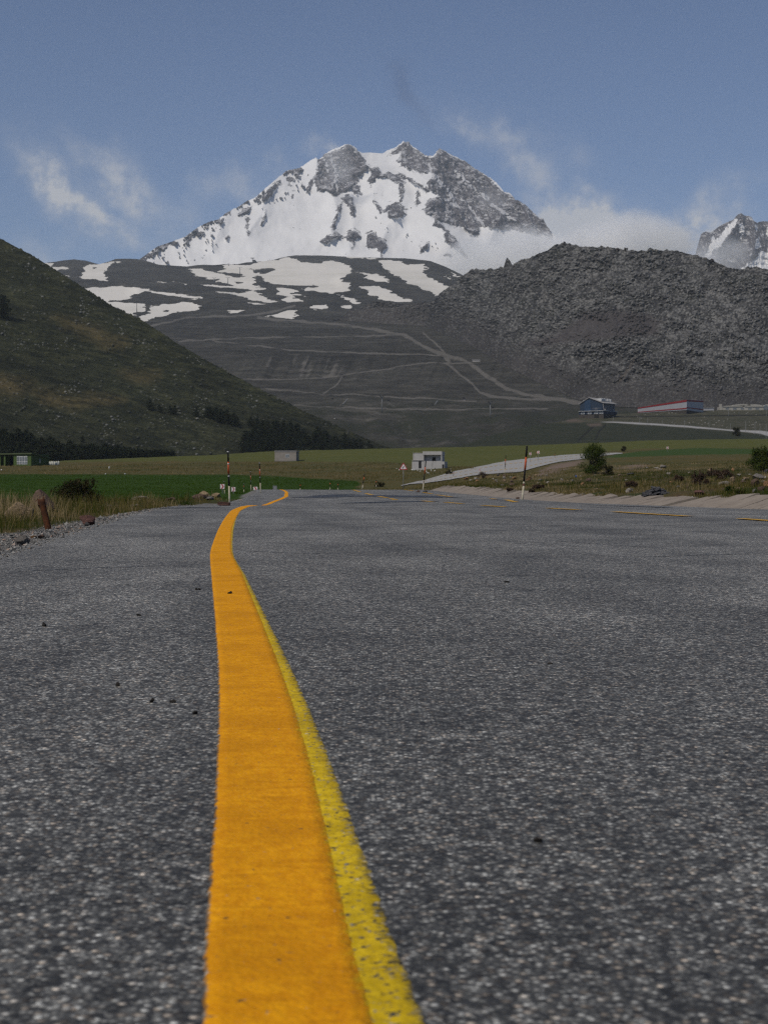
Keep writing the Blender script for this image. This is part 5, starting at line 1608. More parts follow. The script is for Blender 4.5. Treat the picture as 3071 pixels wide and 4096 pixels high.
gutter(29.0, 46.9, "near stretch of sloping concrete gutter slabs, right of the gap with grass")
gutter(47.5, 127.0, "long far stretch of sloping concrete gutter slabs curving to the road crest")

# ================================================================ PLANTS
def leaf_cloud(pts, size, seed, up=0.3):
    """one small bent leaf pair per point"""
    r = np.random.default_rng(seed)
    n = len(pts)
    d1 = r.normal(size=(n, 3))
    d1[:, 2] = np.abs(d1[:, 2]) * (1 if up > 0 else .4) + up * .3
    d1 /= np.linalg.norm(d1, axis=1, keepdims=True)
    d2 = np.cross(d1, r.normal(size=(n, 3)))
    d2 /= np.linalg.norm(d2, axis=1, keepdims=True) + 1e-9
    s_ = size * r.uniform(.6, 1.4, (n, 1))
    A, B, C_, D = pts - d2 * s_ * .28, pts + d1 * s_, pts + d2 * s_ * .28, pts - d1 * s_ * .45
    V = np.stack([A, B, C_, D], 1).reshape(-1, 3)
    return V, np.arange(4 * n).reshape(n, 4)


def foliage_mat(name, a, b, c_, warm=None):
    m = MAT(name)
    n1 = m.noise(m.pos(), 1.2, 3)
    isl = m.n("ShaderNodeNewGeometry").outputs["Random Per Island"]
    c = m.mix(m.step(n1, .35, .65), a, b)
    c = m.mix(m.step(isl, .55, 1.0), c, c_)
    if warm:
        c = m.mix(m.step(isl, .30, .12), c, warm)
    p1 = m.n("ShaderNodeBsdfDiffuse", None, Color=c)
    p2 = m.n("ShaderNodeBsdfTranslucent", None, Color=c)
    mx = m.n("ShaderNodeMixShader", None, i0=0.25)
    m.nt.links.new(p1.outputs[0], mx.inputs[1])
    m.nt.links.new(p2.outputs[0], mx.inputs[2])
    m.nt.links.new(mx.outputs[0], m.n("ShaderNodeOutputMaterial").inputs[0])
    return m.mat


mbark = plain("grey_brown_bark", (0.07, 0.055, 0.042), (0.04, 0.03, 0.025), 8)
mf_green = foliage_mat("bush_leaves", (0.030, 0.048, 0.012), (0.050, 0.068, 0.016), (0.080, 0.095, 0.024))
mf_dark = foliage_mat("dark_bush_leaves", (0.020, 0.026, 0.010), (0.034, 0.036, 0.014), (0.050, 0.048, 0.020), (0.045, 0.028, 0.018))
mf_dry = foliage_mat("dry_shrub_twigs", (0.055, 0.035, 0.026), (0.075, 0.050, 0.036), (0.11, 0.080, 0.055))
mf_pine = foliage_mat("pine_needles", (0.014, 0.020, 0.012), (0.021, 0.028, 0.016), (0.032, 0.040, 0.022))


def bush(px, base, wpx, hpx, mat, label, n=2600, leaf=.05, seed=1, group=None, name="bush", shape=1.0, upright=0.3, ymin=20, lumps=16, at=None):
    p = at or cast(px, base, ymin=ymin)
    k = p.y / F
    W, Hh = wpx * k, hpx * k
    r = np.random.default_rng(seed)
    root = thing(name, label, "bush", p, 0, group)
    pts = []
    for i in range(lumps):
        a, rr = r.uniform(0, 6.28), r.uniform(0, .85) ** .6
        zc = r.uniform(.06, .84)
        lim = math.sqrt(max(0.05, 1 - ((zc - .32) / .66) ** 2)) * shape
        c = np.array([math.cos(a) * rr * W / 2 * lim, math.sin(a) * rr * W / 2 * lim * .9, zc * Hh])
        rad = r.uniform(.13, .26) * W * (.7 + .3 * min(1, Hh / W))
        q = r.normal(size=(n // lumps, 3))
        q /= np.linalg.norm(q, axis=1, keepdims=True)
        q *= (r.uniform(0, 1, (len(q), 1)) ** .45) * rad * np.array([1, 1, .8])
        pts.append(c + q)
    for i in range(max(6, lumps // 2)):              # loose shoots breaking the outline
        a, rr = r.uniform(0, 6.28), r.uniform(.1, .8)
        b0 = np.array([math.cos(a) * rr * W * .4, math.sin(a) * rr * W * .4, Hh * r.uniform(.45, .8)])
        dv_ = np.array([math.cos(a) * rr * .5, math.sin(a) * rr * .5, 1.0]) * Hh * r.uniform(.18, .34)
        t_ = r.uniform(0, 1, (max(8, n // (lumps * 5)), 1))
        pts.append(b0 + dv_ * t_ + r.normal(size=(len(t_), 3)) * W * .016)
    pts = np.concatenate(pts)
    pts = pts[(pts[:, 2] > .02) & (pts[:, 2] < Hh * 1.06)]
    V, Fc = leaf_cloud(pts, leaf, seed, upright)
    link("foliage", new_mesh("foliage", V, Fc, mat), root)
    mb = MB()
    for i in range(9):
        a = i * .7 + r.uniform(0, .4)
        t = np.array([math.cos(a) * W * .32, math.sin(a) * W * .3, Hh * r.uniform(.55, .9)])
        mb.tube([(0.02 * math.cos(a), .02 * math.sin(a), -.1), tuple(t * .4 + np.array([0, 0, .1 * Hh])), tuple(t)], [W * .018, W * .012, W * .003], 5)
    link("branches", mb.mesh("branches", mbark), root)
    return root


bush(2372, 1895, 112, 124, mf_green, "big bright green bush standing alone right of the climbing road", 8200, .10, 21, lumps=46)
bush(3046, 1886, 118, 100, mf_green, "big green bush cut by the right frame edge above the outcrop", 7000, .09, 22, lumps=40)
bush(2495, 1806, 24, 22, mf_dark, "small round dark bush on the field behind the big green bush", 1600, .16, 23, lumps=16)
bush(308, 2016, 196, 96, mf_dark, "wide dark olive bush on the left verge before the crop field", 7000, .075, 24, lumps=30, ymin=30)
q = terrace.at(2943, 1744)
bush(0, 0, 38, 36, mf_dark, "round dark bush at the foot of the terrace below the lane", 2600, .34, 25, lumps=20, at=q)
bush(2425, 1902, 60, 44, mf_dark, "low dark shrub at the right foot of the big green bush", 1500, .09, 26, lumps=12)
GD = "dry brown shrubs on the right verge"
for i, (x, y, w_, h_, lab) in enumerate(((R4(550, 925)[0], R4(550, 925)[1], 54, 34, "brown dry shrub behind the pinkish boulder left of the slate heap"), (R4(1100, 880)[0], R4(1100, 890)[1], 82, 58, "largest brown dry shrub, in the middle of the right verge"), (R4(1300, 850)[0], R4(1300, 850)[1], 90, 40, "wide dry shrub between the largest dry shrub and the outcrop"),
                                         (2037, 1976, 38, 24, "dark dry shrub over the gutter left of the tall right snow pole"), (2126, 1978, 30, 20, "dark dry shrub over the gutter right of the tall right snow pole"), (R6(540, 700)[0], R6(540, 705)[1], 46, 26, "low reddish dry shrub in the grass above the slate heap"),
                                         (1930, 1914, 40, 26, "brown dry shrub at the rim near the far road"), (R6(970, 640)[0], R6(970, 650)[1], 60, 34, "reddish dry shrub behind the largest dry shrub"), (2150, 1958, 60, 18, "flat dry shrub in the grass right of the tall right snow pole"))):
    bush(x, y, w_, h_, mf_dry, lab, 1300, .06, 40 + i, GD, "dry_shrub", 1.0, .8, 30, 10)
bush(R6(1180, 850)[0], R6(1180, 860)[1], 44, 30, mf_green, "leafy green plant in the grass left below the outcrop", 900, .05, 61, lumps=9)
bush(R6(1310, 870)[0], R6(1310, 885)[1], 50, 20, mf_dark, "low dark green plant above the gutter below the outcrop", 900, .05, 62, lumps=9)
bush(1500 + 1165 * .4825 * 0 + 22, 1948, 44, 20, mf_dark, "dark green clump beyond the crest right of the leaning snow pole", 700, .12, 63, lumps=8, ymin=150)
bush(1795, 1898, 40, 26, mf_dark, "dark shrub on the slope right of the white house", 800, .14, 64, lumps=8, ymin=170)


# ---------------------------------------------------------------- pines
def pine_mesh(seed, n=520):
    """needle sprays from the ground up around a thin stem, 1 m tall"""
    r = np.random.default_rng(seed)
    wide = r.uniform(.72, .98)
    P_, sz = [], []
    for lay in range(11):
        z = .06 + .86 * lay / 10
        rad = wide * .5 * math.sqrt(max(.03, 1 - ((z - .30) / .72) ** 2)) * r.uniform(.72, 1.15)
        for b_ in range(int(9 - lay * .45)):
            a = r.uniform(0, 6.28)
            for s_ in range(7):
                t = (s_ + .6) / 7
                P_.append((math.cos(a) * rad * t + r.normal() * .018, math.sin(a) * rad * t + r.normal() * .018, z + .05 - .07 * t + r.normal() * .02))
    P_.append((0, 0, .95))
    V, Fc = leaf_cloud(np.array(P_), .095, seed, .25)
    mb = MB()
    mb.tube([(0, 0, -.05), (0, 0, .5), (0, 0, .95)], [.028, .018, .004], 6)
    o = len(V)
    V = np.vstack([V, np.array(mb.V)])
    faces = [list(f) for f in Fc] + [[i + o for i in f] for f in mb.F]
    return new_mesh("pine_tree", V, faces, mats=[mf_pine, mbark], midx=[0] * len(Fc) + [1] * len(mb.F))


pines = [pine_mesh(600 + i) for i in range(6)]


def pine(px, base, hpx, label, group):
    p = left_hill.at(px, base)
    h = hpx * p.y / F
    link("pine_tree", rng.choice(pines), None, label, "tree", group, None, (p.x, p.y, p.z - .3), (0, 0, rng.uniform(0, 6.28)), (h * rng.uniform(.9, 1.25), h, h))


for px, b, h, lab in ((599, 1642, 46, "lone dark pine highest on the left hill, tallest of the upper row"), (641, 1650, 34, "slender small pine right of the tallest upper row pine"), (682, 1654, 34, "left one of two touching pines in the upper row"), (699, 1656, 36, "right one of two touching pines in the upper row"), (786, 1668, 42, "round lone pine left of the diagonal pine row"),
                      (12, 1274, 96, "large dark shrubby pine at the left frame edge high on the hill"), (18, 1266, 60, "smaller dark pine beside the large one at the left frame edge"), (331, 1768, 26, "lone small pine on the lower hill above the left wood")):
    pine(px, b, h, lab, None)
for i in range(16):
    t = i / 15
    pine(828 + 112 * t + rng.uniform(-8, 8), 1668 + 34 * t + rng.uniform(-8, 9), rng.uniform(36, 56), "dark pine in the diagonal row descending the left hill", "pines of the diagonal row")
for px, b in ((1000, 1702), (1028, 1712), (1052, 1714), (1073, 1716), (1006, 1708)):
    pine(px, b, rng.uniform(28, 42), "small pine spaced out between diagonal row and pine grove", "small pines before the grove")
grove = [(962, 1776), (985, 1745), (1040, 1732), (1085, 1706), (1120, 1706), (1170, 1722), (1230, 1716), (1280, 1728), (1330, 1748), (1380, 1756), (1440, 1776), (1500, 1790), (1545, 1806), (1545, 1822), (1300, 1822), (1100, 1836), (1010, 1830), (970, 1800)]
ga = np.array(grove, float)
cnt = 0
while cnt < 170:
    x, y = rng.uniform(960, 1550), rng.uniform(1704, 1836)
    if sdpoly(np.array([x]), np.array([y]), grove)[0] > 2:
        pine(x, y + 14, rng.uniform(34, 58) * (1 - .25 * (x > 1380)), "dark pine inside the dense grove at the hill's right foot", "pines of the grove at the hill foot")
        cnt += 1

# the dark wood along the hill's left foot reads as one mass
WV, WF, WI, off = [], [], [], 0
wood_top = lut([(-900, 1690), (0, 1728), (90, 1735), (200, 1768), (300, 1785), (430, 1796), (540, 1812), (640, 1840), (720, 1846), (800, 1848)])
for i in range(420):
    px = rng.uniform(-700, 700)
    tp = float(wood_top(px))
    base = tp + 50 + rng.uniform(0, 1) ** 1.2 * max(4, 1872 - tp - 50)
    p = left_hill.at(px, min(base, 1874))
    h = rng.uniform(50, 76) * p.y / F
    pm = rng.choice(pines)
    co = np.empty(len(pm.vertices) * 3)
    pm.vertices.foreach_get("co", co)
    co = co.reshape(-1, 3) * np.array([h * 1.1, h * 1.1, h])
    a = rng.uniform(0, 6.28)
    R_ = np.array([[math.cos(a), -math.sin(a), 0], [math.sin(a), math.cos(a), 0], [0, 0, 1]])
    WV.append(co @ R_.T + np.array(p))
    for poly in pm.polygons:
        WF.append([v + off for v in poly.vertices])
        WI.append(poly.material_index)
    off += len(co)
link("wood", new_mesh("wood", np.vstack(WV), WF, mats=[mf_pine, mbark], midx=WI), None, None, None, None, "stuff")

# small bushes breaking the skyline of the rocky hill
for i, (px, py, h, lab) in enumerate(((2255, 978, 14, "grey bare shrub on the top of the rocky hill"), (2502, 1003, 16, "grey bare shrub at the middle of the rocky hill skyline"), (2470, 1000, 10, "low grey shrub left of the middle skyline shrub"), (2845, 1046, 14, "grey bare shrub on the right shoulder of the rocky hill"))):
    q = rocky.at(px, py + 3)
    bush(0, 0, h * 1.1, h, mf_dry, lab, 260, .8, 70 + i, None, "bare_shrub", lumps=6, at=q)

# ---------------------------------------------------------------- grass
def blades(name, X, Yv, hgt, wid, tone, mat, lean=.35, seed=0, zfun=ground_z):
    r = np.random.default_rng(seed)
    n = len(X)
    Z = zfun(X, Yv)
    a = r.uniform(0, 2 * np.pi, n)
    dx, dy = np.cos(a), np.sin(a)
    la = r.uniform(0, 2 * np.pi, n)
    ln = r.uniform(.1, 1, n) * lean * hgt
    b0 = np.stack([X - dx * wid / 2, Yv - dy * wid / 2 * .4, Z - .02], 1)
    b1 = np.stack([X + dx * wid / 2, Yv + dy * wid / 2 * .4, Z - .02], 1)
    mx, my = X + np.cos(la) * ln * .4, Yv + np.sin(la) * ln * .4
    m0 = np.stack([mx - dx * wid * .36, my - dy * wid * .15, Z + hgt * .58], 1)
    m1 = np.stack([mx + dx * wid * .36, my + dy * wid * .15, Z + hgt * .58], 1)
    tip = np.stack([X + np.cos(la) * ln, Yv + np.sin(la) * ln, Z + hgt], 1)
    V = np.stack([b0, b1, m1, m0, tip], 1).reshape(-1, 3)
    k = np.arange(n) * 5
    Fq = [[i, i + 1, i + 2, i + 3] for i in k]
    Ft = [[i + 3, i + 2, i + 4] for i in k]
    return link(name, new_mesh(name, V, Fq + Ft, mat, False, {"tone": np.repeat(tone, 5)}), kind="stuff")


def grass_mat(name, stops):
    m = MAT(name)
    c = m.ramp(m.attr("tone"), stops)
    p1, p2 = m.n("ShaderNodeBsdfDiffuse", None, Color=c), m.n("ShaderNodeBsdfTranslucent", None, Color=c)
    mx = m.n("ShaderNodeMixShader", None, i0=.3)
    m.nt.links.new(p1.outputs[0], mx.inputs[1])
    m.nt.links.new(p2.outputs[0], mx.inputs[2])
    m.nt.links.new(mx.outputs[0], m.n("ShaderNodeOutputMaterial").inputs[0])
    return m.mat


m_grass = grass_mat("verge_grass", [(0, (0.026, 0.042, 0.007)), (.35, (0.058, 0.068, 0.014)), (.6, (0.110, 0.090, 0.028)), (.8, (0.155, 0.118, 0.046)), (1, (0.29, 0.22, 0.12))])
m_crop = grass_mat("young_crop", [(0, (0.025, 0.050, 0.003)), (1, (0.040, 0.074, 0.006))])
# left verge
n = 76000
Yv = np.exp(nrg.uniform(np.log(5), np.log(92), n))
so = 0.75 + nrg.uniform(0, 1, n) ** 1.4 * np.interp(Yv, [13, 30, 92], [3, 7, 16])
X = xl(Yv) - 2.15 - so
cl_ = fbm(X / 1.1, Yv / 1.6, 71, 3)
big = fbm(X / 4, Yv / 6, 72, 3)
keep = nrg.uniform(0, 1, n) < sstep(cl_, -.12, .14) * sstep(so, .7, 1.5)
Yv, X, cl_, big, so = Yv[keep], X[keep], cl_[keep], big[keep], so[keep]
hg = nrg.uniform(.08, .24, len(X)) * (1 + 2.2 * sstep(cl_, .04, .3)) * np.interp(so, [.8, 2.0], [.5, 1])
tn = np.clip(.31 + 2.1 * big + .5 * cl_ + nrg.normal(0, .16, len(X)) + .10 * (so > 4), 0, 1)
blades("grass", X, Yv, hg, np.maximum(.006, Yv * .00030), tn, m_grass, .55, 1)
# dry stalks
n = 420
Yv = np.exp(nrg.uniform(np.log(16), np.log(45), n))
X = xl(Yv) - 2.15 - nrg.uniform(1.0, 5, n)
blades("dry_stalks", X, Yv, nrg.uniform(.2, .42, n), np.maximum(.004, Yv * .00022), np.full(n, 1.0), m_grass, 1.3, 2)
# right verge
n = 120000
Yv = np.exp(nrg.uniform(np.log(36), np.log(235), n))
X = xr(np.minimum(Yv, 150)) + 1.3 + nrg.uniform(0, 1, n) ** 1.15 * np.interp(Yv, [36, 80, 235], [6, 26, 70])
U_ = CX + F * X / Yv
cl_, big = fbm(X / 1.8, Yv / 3.0, 73, 4), fbm(X / 8, Yv / 11, 74, 3)
keep = (U_ < 3300) & (nrg.uniform(0, 1, n) < sstep(cl_, -.2, .12)) & ((U_ > 1890) | (Yv < 165))
if FARLINE:
    keep &= linedist(X, Yv, FARLINE) > 9
Yv, X, cl_, big = Yv[keep], X[keep], cl_[keep], big[keep]
hg = nrg.uniform(.06, .19, len(X)) * (1 + 1.2 * sstep(cl_, .05, .3)) * np.interp(Yv, [100, 235], [1, .7])
tn = np.clip(.42 + 2.1 * big + .5 * cl_ + nrg.normal(0, .18, len(X)) + .12 * sstep(Yv, 110, 170), 0, 1)
blades("grass", X, Yv, hg, np.maximum(.012, Yv * .00034), tn, m_grass, .5, 3)
# meadow tussocks and the crop
n = 60000
Yv = nrg.uniform(150, 430, n)
U_ = nrg.uniform(-150, 1900, n)
X = (U_ - CX) / F * Yv
V_ = HZ - F * (ground_z(X, Yv) - EYE) / Yv
cr = sdpoly(U_, V_, CROP)
cl_ = fbm(X / 3, Yv / 6, 75, 4)
olv = V_ < np.interp(U_, *_ol) + 2
ok = (linedist(X, Yv, FARLINE) > 9)
mk_ = ok & (cr < -1) & ~olv & (nrg.uniform(0, 1, n) < .8 * sstep(cl_, -.15, .2))
tn = np.clip(.66 + .9 * fbm(X / 14, Yv / 22, 76, 3) + nrg.normal(0, .13, n), 0, 1)
blades("grass", X[mk_], Yv[mk_], nrg.uniform(.15, .45, mk_.sum()), Yv[mk_] * .00034, tn[mk_], m_grass, .4, 4)
ck = ok & (cr > 1)
blades("crop", X[ck], Yv[ck], nrg.uniform(.08, .18, ck.sum()), Yv[ck] * .00036, np.clip(.5 + fbm(X / 10, Yv / 20, 78, 3)[ck] + nrg.normal(0, .25, ck.sum()), 0, 1), m_crop, .3, 5)

# loose chippings along the left asphalt edge
n = 15000
Yv = np.exp(nrg.uniform(np.log(3), np.log(60), n))
X = xl(Yv) - 2.15 - nrg.normal(.38, .36, n)
keep = X < xl(Yv) - 1.95
Yv, X = Yv[keep], X[keep]
Z = surf_z(X, Yv)
ico = np.array([(0, 0, 1), (.9, 0, .1), (-.3, .85, .0), (-.4, -.8, .1), (.5, .6, -.4), (0, 0, -.8)])
icf = np.array([(0, 1, 4), (0, 4, 2), (0, 2, 3), (0, 3, 1), (5, 4, 1), (5, 2, 4), (5, 3, 2), (5, 1, 3)])
sz = np.exp(nrg.normal(np.log(.013), .45, len(X)))
V = np.empty((len(X), 6, 3))
an = nrg.uniform(0, 6.28, len(X))
sq = nrg.uniform(.6, 1.3, (len(X), 3))
for k in range(6):
    v = ico[k][None] * sq * sz[:, None]
    V[:, k, 0] = X + v[:, 0] * np.cos(an) - v[:, 1] * np.sin(an)
    V[:, k, 1] = Yv + v[:, 0] * np.sin(an) + v[:, 1] * np.cos(an)
    V[:, k, 2] = Z + v[:, 2] * .75 + sz * .4
Fg = (icf[None] + (np.arange(len(X)) * 6)[:, None, None]).reshape(-1, 3)
mg = MAT("road_chippings")
isl = mg.n("ShaderNodeNewGeometry").outputs["Random Per Island"]
m_chip = mg.done(mg.ramp(isl, [(0, (.055, .053, .05)), (.5, (.15, .145, .135)), (.85, (.25, .24, .225)), (1, (.26, .17, .12))]), .9, .2)
link("gravel", new_mesh("gravel", V.reshape(-1, 3), Fg, m_chip), kind="stuff")

# ================================================================ BUILDINGS
mwh = MAT("white_render")
v = mwh.obj()
st_ = mwh.noise(mwh.scale(v, (2.2, 2.2, .28)), 1.0, 5, .65)
m_white = mwh.done(mwh.mix(mwh.step(st_, .52, .72), mwh.mix(mwh.noise(v, .6, 4), (0.39, 0.375, 0.36), (0.32, 0.31, 0.30)), (0.21, 0.20, 0.19)), .9, .2)
m_wroof = plain("grey_concrete_roof", (0.30, 0.29, 0.28), (0.24, 0.23, 0.225), .8)
m_grey = plain("unpainted_block_wall", (0.25, 0.225, 0.20), (0.20, 0.18, 0.16), 1.1)
m_void = plain("dark_opening", (0.012, 0.012, 0.013), (0.02, 0.02, 0.02), 2)
m_glass = plain("window_glass", (0.09, 0.10, 0.11), (0.14, 0.15, 0.16), 1.0, .15, .6)
m_frame = plain("white_window_frame", (0.62, 0.62, 0.62), None, 4)
m_green = plain("green_painted_wall", (0.060, 0.095, 0.026), (0.048, 0.075, 0.022), .8)
m_groof = plain("green_roof_edge", (0.075, 0.095, 0.045), (0.055, 0.068, 0.035), .8)
m_blue = plain("dark_blue_cladding", (0.014, 0.030, 0.058), (0.010, 0.022, 0.044), .5, .7, .3)
m_blue2 = plain("mid_blue_cladding", (0.016, 0.042, 0.088), (0.013, 0.034, 0.070), .5, .7, .3)
m_stone = plain("dark_stone_base", (0.070, 0.062, 0.055), (0.04, 0.035, 0.032), 1.6)
m_snowroof = plain("pale_roof_sheet", (0.46, 0.46, 0.46), (0.4, 0.4, 0.4), .4)
m_red = plain("dark_red_trim", (0.22, 0.018, 0.022), (0.17, 0.015, 0.018), .5)
m_panel = plain("white_metal_panel", (0.33, 0.33, 0.35), (0.29, 0.29, 0.31), .15, .5, .4)
m_cream = plain("cream_wall", (0.35, 0.33, 0.29), (0.29, 0.275, 0.24), .3)


def part(root, name, mat, *boxes, label=None):
    mb = MB()
    for b in boxes:
        mb.box(*b)
    o = link(name, mb.mesh(name, mat), root)
    if label:
        o["label"] = label
    return o


# ---- white two storey house
p = cast(1716, 1877, ymin=170)
k = .181 * p.y / F
hx = lambda c: (c - 865) * k
hz = lambda c: (540 - c) * k
root = thing("house", "white flat roofed two storey house with an open upper porch beside the climbing road", "house", p, math.radians(-9))
part(root, "lower_wall", m_white, (hx(482), hx(1205), 0, 5.6, -1.0, hz(372)))
part(root, "upper_wall", m_white, (hx(502), hx(724), .25, 5.0, hz(371), hz(188)))
part(root, "ledge", m_wroof, (hx(478), hx(727), -.08, .24, hz(350), hz(340)))
part(root, "porch_wall", m_white, (hx(726), hx(1148), 1.1, 5.2, hz(371.5), hz(226)))
part(root, "roof", m_white, (hx(720), hx(1152), -.06, 5.3, hz(225), hz(148)), (hx(500), hx(719), .2, 5.1, hz(187), hz(180)))
part(root, "post", m_white, (hx(726), hx(748), .02, .34, hz(371), hz(225.5)))
part(root, "post", m_white, (hx(1126), hx(1148), .02, .34, hz(371), hz(225.5)))
part(root, "parapet", m_white, (hx(750), hx(1124), .05, .2, hz(371.6), hz(362)))
part(root, "door", m_void, (hx(630), hx(690), -.03, .06, hz(518), hz(360)), label="tall dark doorway")
part(root, "door", m_void, (hx(918), hx(998), 1.05, 1.13, hz(371), hz(275)), label="dark porch door")
part(root, "door", m_void, (hx(1152), hx(1196), -.03, .06, hz(538), hz(436)), label="low dark cellar door")
f = part(root, "window", m_frame, (hx(1062), hx(1108), 1.05, 1.12, hz(345), hz(288)))
part(f, "pane", m_glass, (hx(1066), hx(1104), 1.03, 1.05, hz(341), hz(292)))
part(root, "wall_box", m_wroof, (hx(865), hx(896), .98, 1.099, hz(308), hz(282)))
part(root, "vent", m_void, (hx(797), hx(810), 1.06, 1.12, hz(272), hz(262)))
part(root, "rubble_pipe", m_white, (hx(952), hx(966), -.6, -.5, -.6, hz(440)))

# ---- small grey block house
p = cast(1142, 1846.5, ymin=200)
k = p.y / F
root = thing("house", "small plain grey block house with one window before the olive field", "house", p, math.radians(-6))
w_, h_ = 87 * k, 43 * k
part(root, "wall", m_grey, (-w_ / 2, w_ / 2, 0, 5.0, -.8, h_ - .22))
part(root, "roof", m_wroof, (-w_ / 2 - .06, w_ / 2 + .22, -.14, 5.2, h_ - .22, h_))
part(root, "plinth", STONE["grey"], (-w_ / 2 - .05, w_ / 2 + .05, -.08, 5.05, -.9, .22))
f = part(root, "window", m_frame, (0, 15.5 * k, -.03, .02, h_ * .36, h_ * .68))
part(f, "pane", m_glass, (.7 * k, 7.2 * k, -.045, -.031, h_ * .38, h_ * .66), (8.3 * k, 14.8 * k, -.045, -.031, h_ * .38, h_ * .66))
part(root, "spout", m_void, (w_ / 2 - .01, w_ / 2 + .35, .4, .5, h_ - .42, h_ - .32))

# ---- green house
p = cast(126, 1864, ymin=200)
k = p.y / F
root = thing("house", "green painted single storey house with a white gridded window at the left edge", "house", p, math.radians(-20))
Wf, Df = 15.0, 9.2
ht = 47 * k
gx = lambda c: (c - 800) * .1568 * k / .83
gz = lambda c: (465 - c) * .1568 * k
part(root, "wall", m_green, (gx(366), 0, 0, Df, -1.2, ht), (-Wf, gx(366) - .001, 2.4, Df, -1.2, ht - .15), (-Wf, gx(40), 0, 2.39, -1.2, ht - .15))
part(root, "porch_post", m_green, (gx(122), gx(162), 0, .3, -1.2, ht - .25))
part(root, "door", m_void, (gx(150), gx(235), 2.34, 2.42, 0, ht - .7))
mb = MB()
o_ = .45
mb.add([(-Wf - o_, -o_, ht - .12), (o_, -o_, ht + .02), (o_, Df + o_, ht - 1.15), (-Wf - o_, Df + o_, ht - 1.0), (-Wf - o_, -o_, ht + .22), (o_, -o_, ht + .36), (o_, Df + o_, ht - .85), (-Wf - o_, Df + o_, ht - .7)],
       [[0, 3, 2, 1], [4, 5, 6, 7], [0, 1, 5, 4], [1, 2, 6, 5], [2, 3, 7, 6], [3, 0, 4, 7]])
link("roof", mb.mesh("roof", m_groof), root)
f = part(root, "window", m_frame, (gx(448), gx(708), -.05, .02, gz(422), gz(215)))
a, b = gx(448), gx(708)
cells = []
for i in range(4):
    x0, x1 = a + (b - a) * i / 4 + .05, a + (b - a) * (i + 1) / 4 - .05
    cells += [(x0, x1, -.07, -.051, gz(412), gz(360)), (x0, x1, -.07, -.051, gz(348), gz(226))]
part(f, "pane", m_glass, *cells)
f = part(root, "window", m_frame, (-.02, .05, 4.2, 4.75, gz(385), gz(272)))
part(f, "pane", m_glass, (.051, .065, 4.3, 4.65, gz(380), gz(278)))
mb = MB()
bale = rock_mesh(555, 2, 3, .06)
bale.materials.append(plain("white_wrap", (0.55, 0.55, 0.50), (0.35, 0.35, 0.31), 5))
for i in range(6):
    q = cast(200 + i * 7, 1860, ymin=200)
    kk = q.y / F
    link("bale", bale, None, "white wrapped bundle in the row beside the green house", "bundle", "white wrapped bundles beside the green house", None, q, (0, 0, i * 1.3), (9 * kk, 9 * kk, (14 + (i % 3)) * kk))

# ---- blue lodge on the terrace
p = terrace.at(2362, 1674)
k = .1327 * p.y / F
lx = lambda c: (c - 660) * k / .87
lz = lambda c: (790 - c) * k
root = thing("lodge", "dark blue gabled lodge on a stone base with white dormers along its roof", "lodge", p, math.radians(-34))
D = 20.0
part(root, "stone_base", m_stone, (lx(292), lx(1020), .3, D - 2, -6, lz(658)))
part(root, "band_wall", m_blue, (lx(305), lx(1030), 0, D - 1, lz(657), lz(572)))
part(root, "balcony_edge", m_snowroof, (lx(318), lx(1045), -.9, D, lz(571), lz(560)))
mb = MB()
xa, xp, xb = lx(345), lx(610), lx(985)
ze, zp, zw = lz(335), lz(168), lz(559)
mb.prism([(xa, zw), (xb, zw), (xb, ze + (lz(322) - lz(335))), (xp, zp), (xa, ze)], .2, D - 1.5)
link("gable_wall", mb.mesh("gable_wall", m_blue), root)
part(root, "tower_panel", m_blue2, (lx(475), lx(650), .02, .19, lz(558), lz(225)))
for (x0, z0, x1, z1) in ((xa - .9, ze - .5, xp, zp), (xp, zp, xb + 1.2, lz(322) - .55)):
    mb = MB()
    mb.add([(x0, -.5, z0 + .05), (x1, -.5, z1 + .05), (x1, D, z1 + .05), (x0, D, z0 + .05), (x0, -.5, z0 + .4), (x1, -.5, z1 + .4), (x1, D, z1 + .4), (x0, D, z0 + .4)], [[0, 3, 2, 1], [4, 5, 6, 7], [0, 1, 5, 4], [1, 2, 6, 5], [2, 3, 7, 6], [3, 0, 4, 7]])
    link("roof", mb.mesh("roof", m_wroof), root)
for i in range(7):
    y = 3.2 + i * 2.3
    t = .62
    x0, z0 = xp + (xb - xp) * t, zp + (lz(322) - zp) * t
    mb = MB()
    mb.add([(x0 - 1.2, y, z0 + 1.5), (x0 + 1.3, y, z0 - .2), (x0 + 1.3, y, z0 + 1.9), (x0 - 1.2, y + 1.0, z0 + 1.5), (x0 + 1.3, y + 1.0, z0 - .2), (x0 + 1.3, y + 1.0, z0 + 1.9)], [[0, 1, 2], [5, 4, 3], [0, 3, 4, 1], [1, 4, 5, 2], [2, 5, 3, 0]])
    link("dormer", mb.mesh("dormer", m_snowroof), root)
part(root, "roof_light", m_snowroof, (lx(735), lx(905), 3, 9, lz(258), lz(196)))
part(root, "roof_light", m_snowroof, (lx(400), lx(480), 2, 6, lz(262), lz(226)))
for i in range(8):
    y = .3 + i * 2.2
    mb = MB()
    mb.tube([(xb + .2, y, lz(335)), (lx(1035), y, zw)], .14, 6)
    link("strut", mb.mesh("strut", m_snowroof), root)
for c0 in (372, 570, 762, 910):
    f = part(root, "window", m_frame, (lx(c0), lx(c0 + 98), -.08, .02, lz(655), lz(582)))
    part(f, "pane", m_glass, (lx(c0 + 10), lx(c0 + 88), -.12, -.081, lz(645), lz(590)))
part(root, "door", m_void, (lx(750), lx(880), .22, .32, lz(780), lz(690)))
mb = MB()      # the lettering on the gable, too far off to spell: two short rows of pale strokes
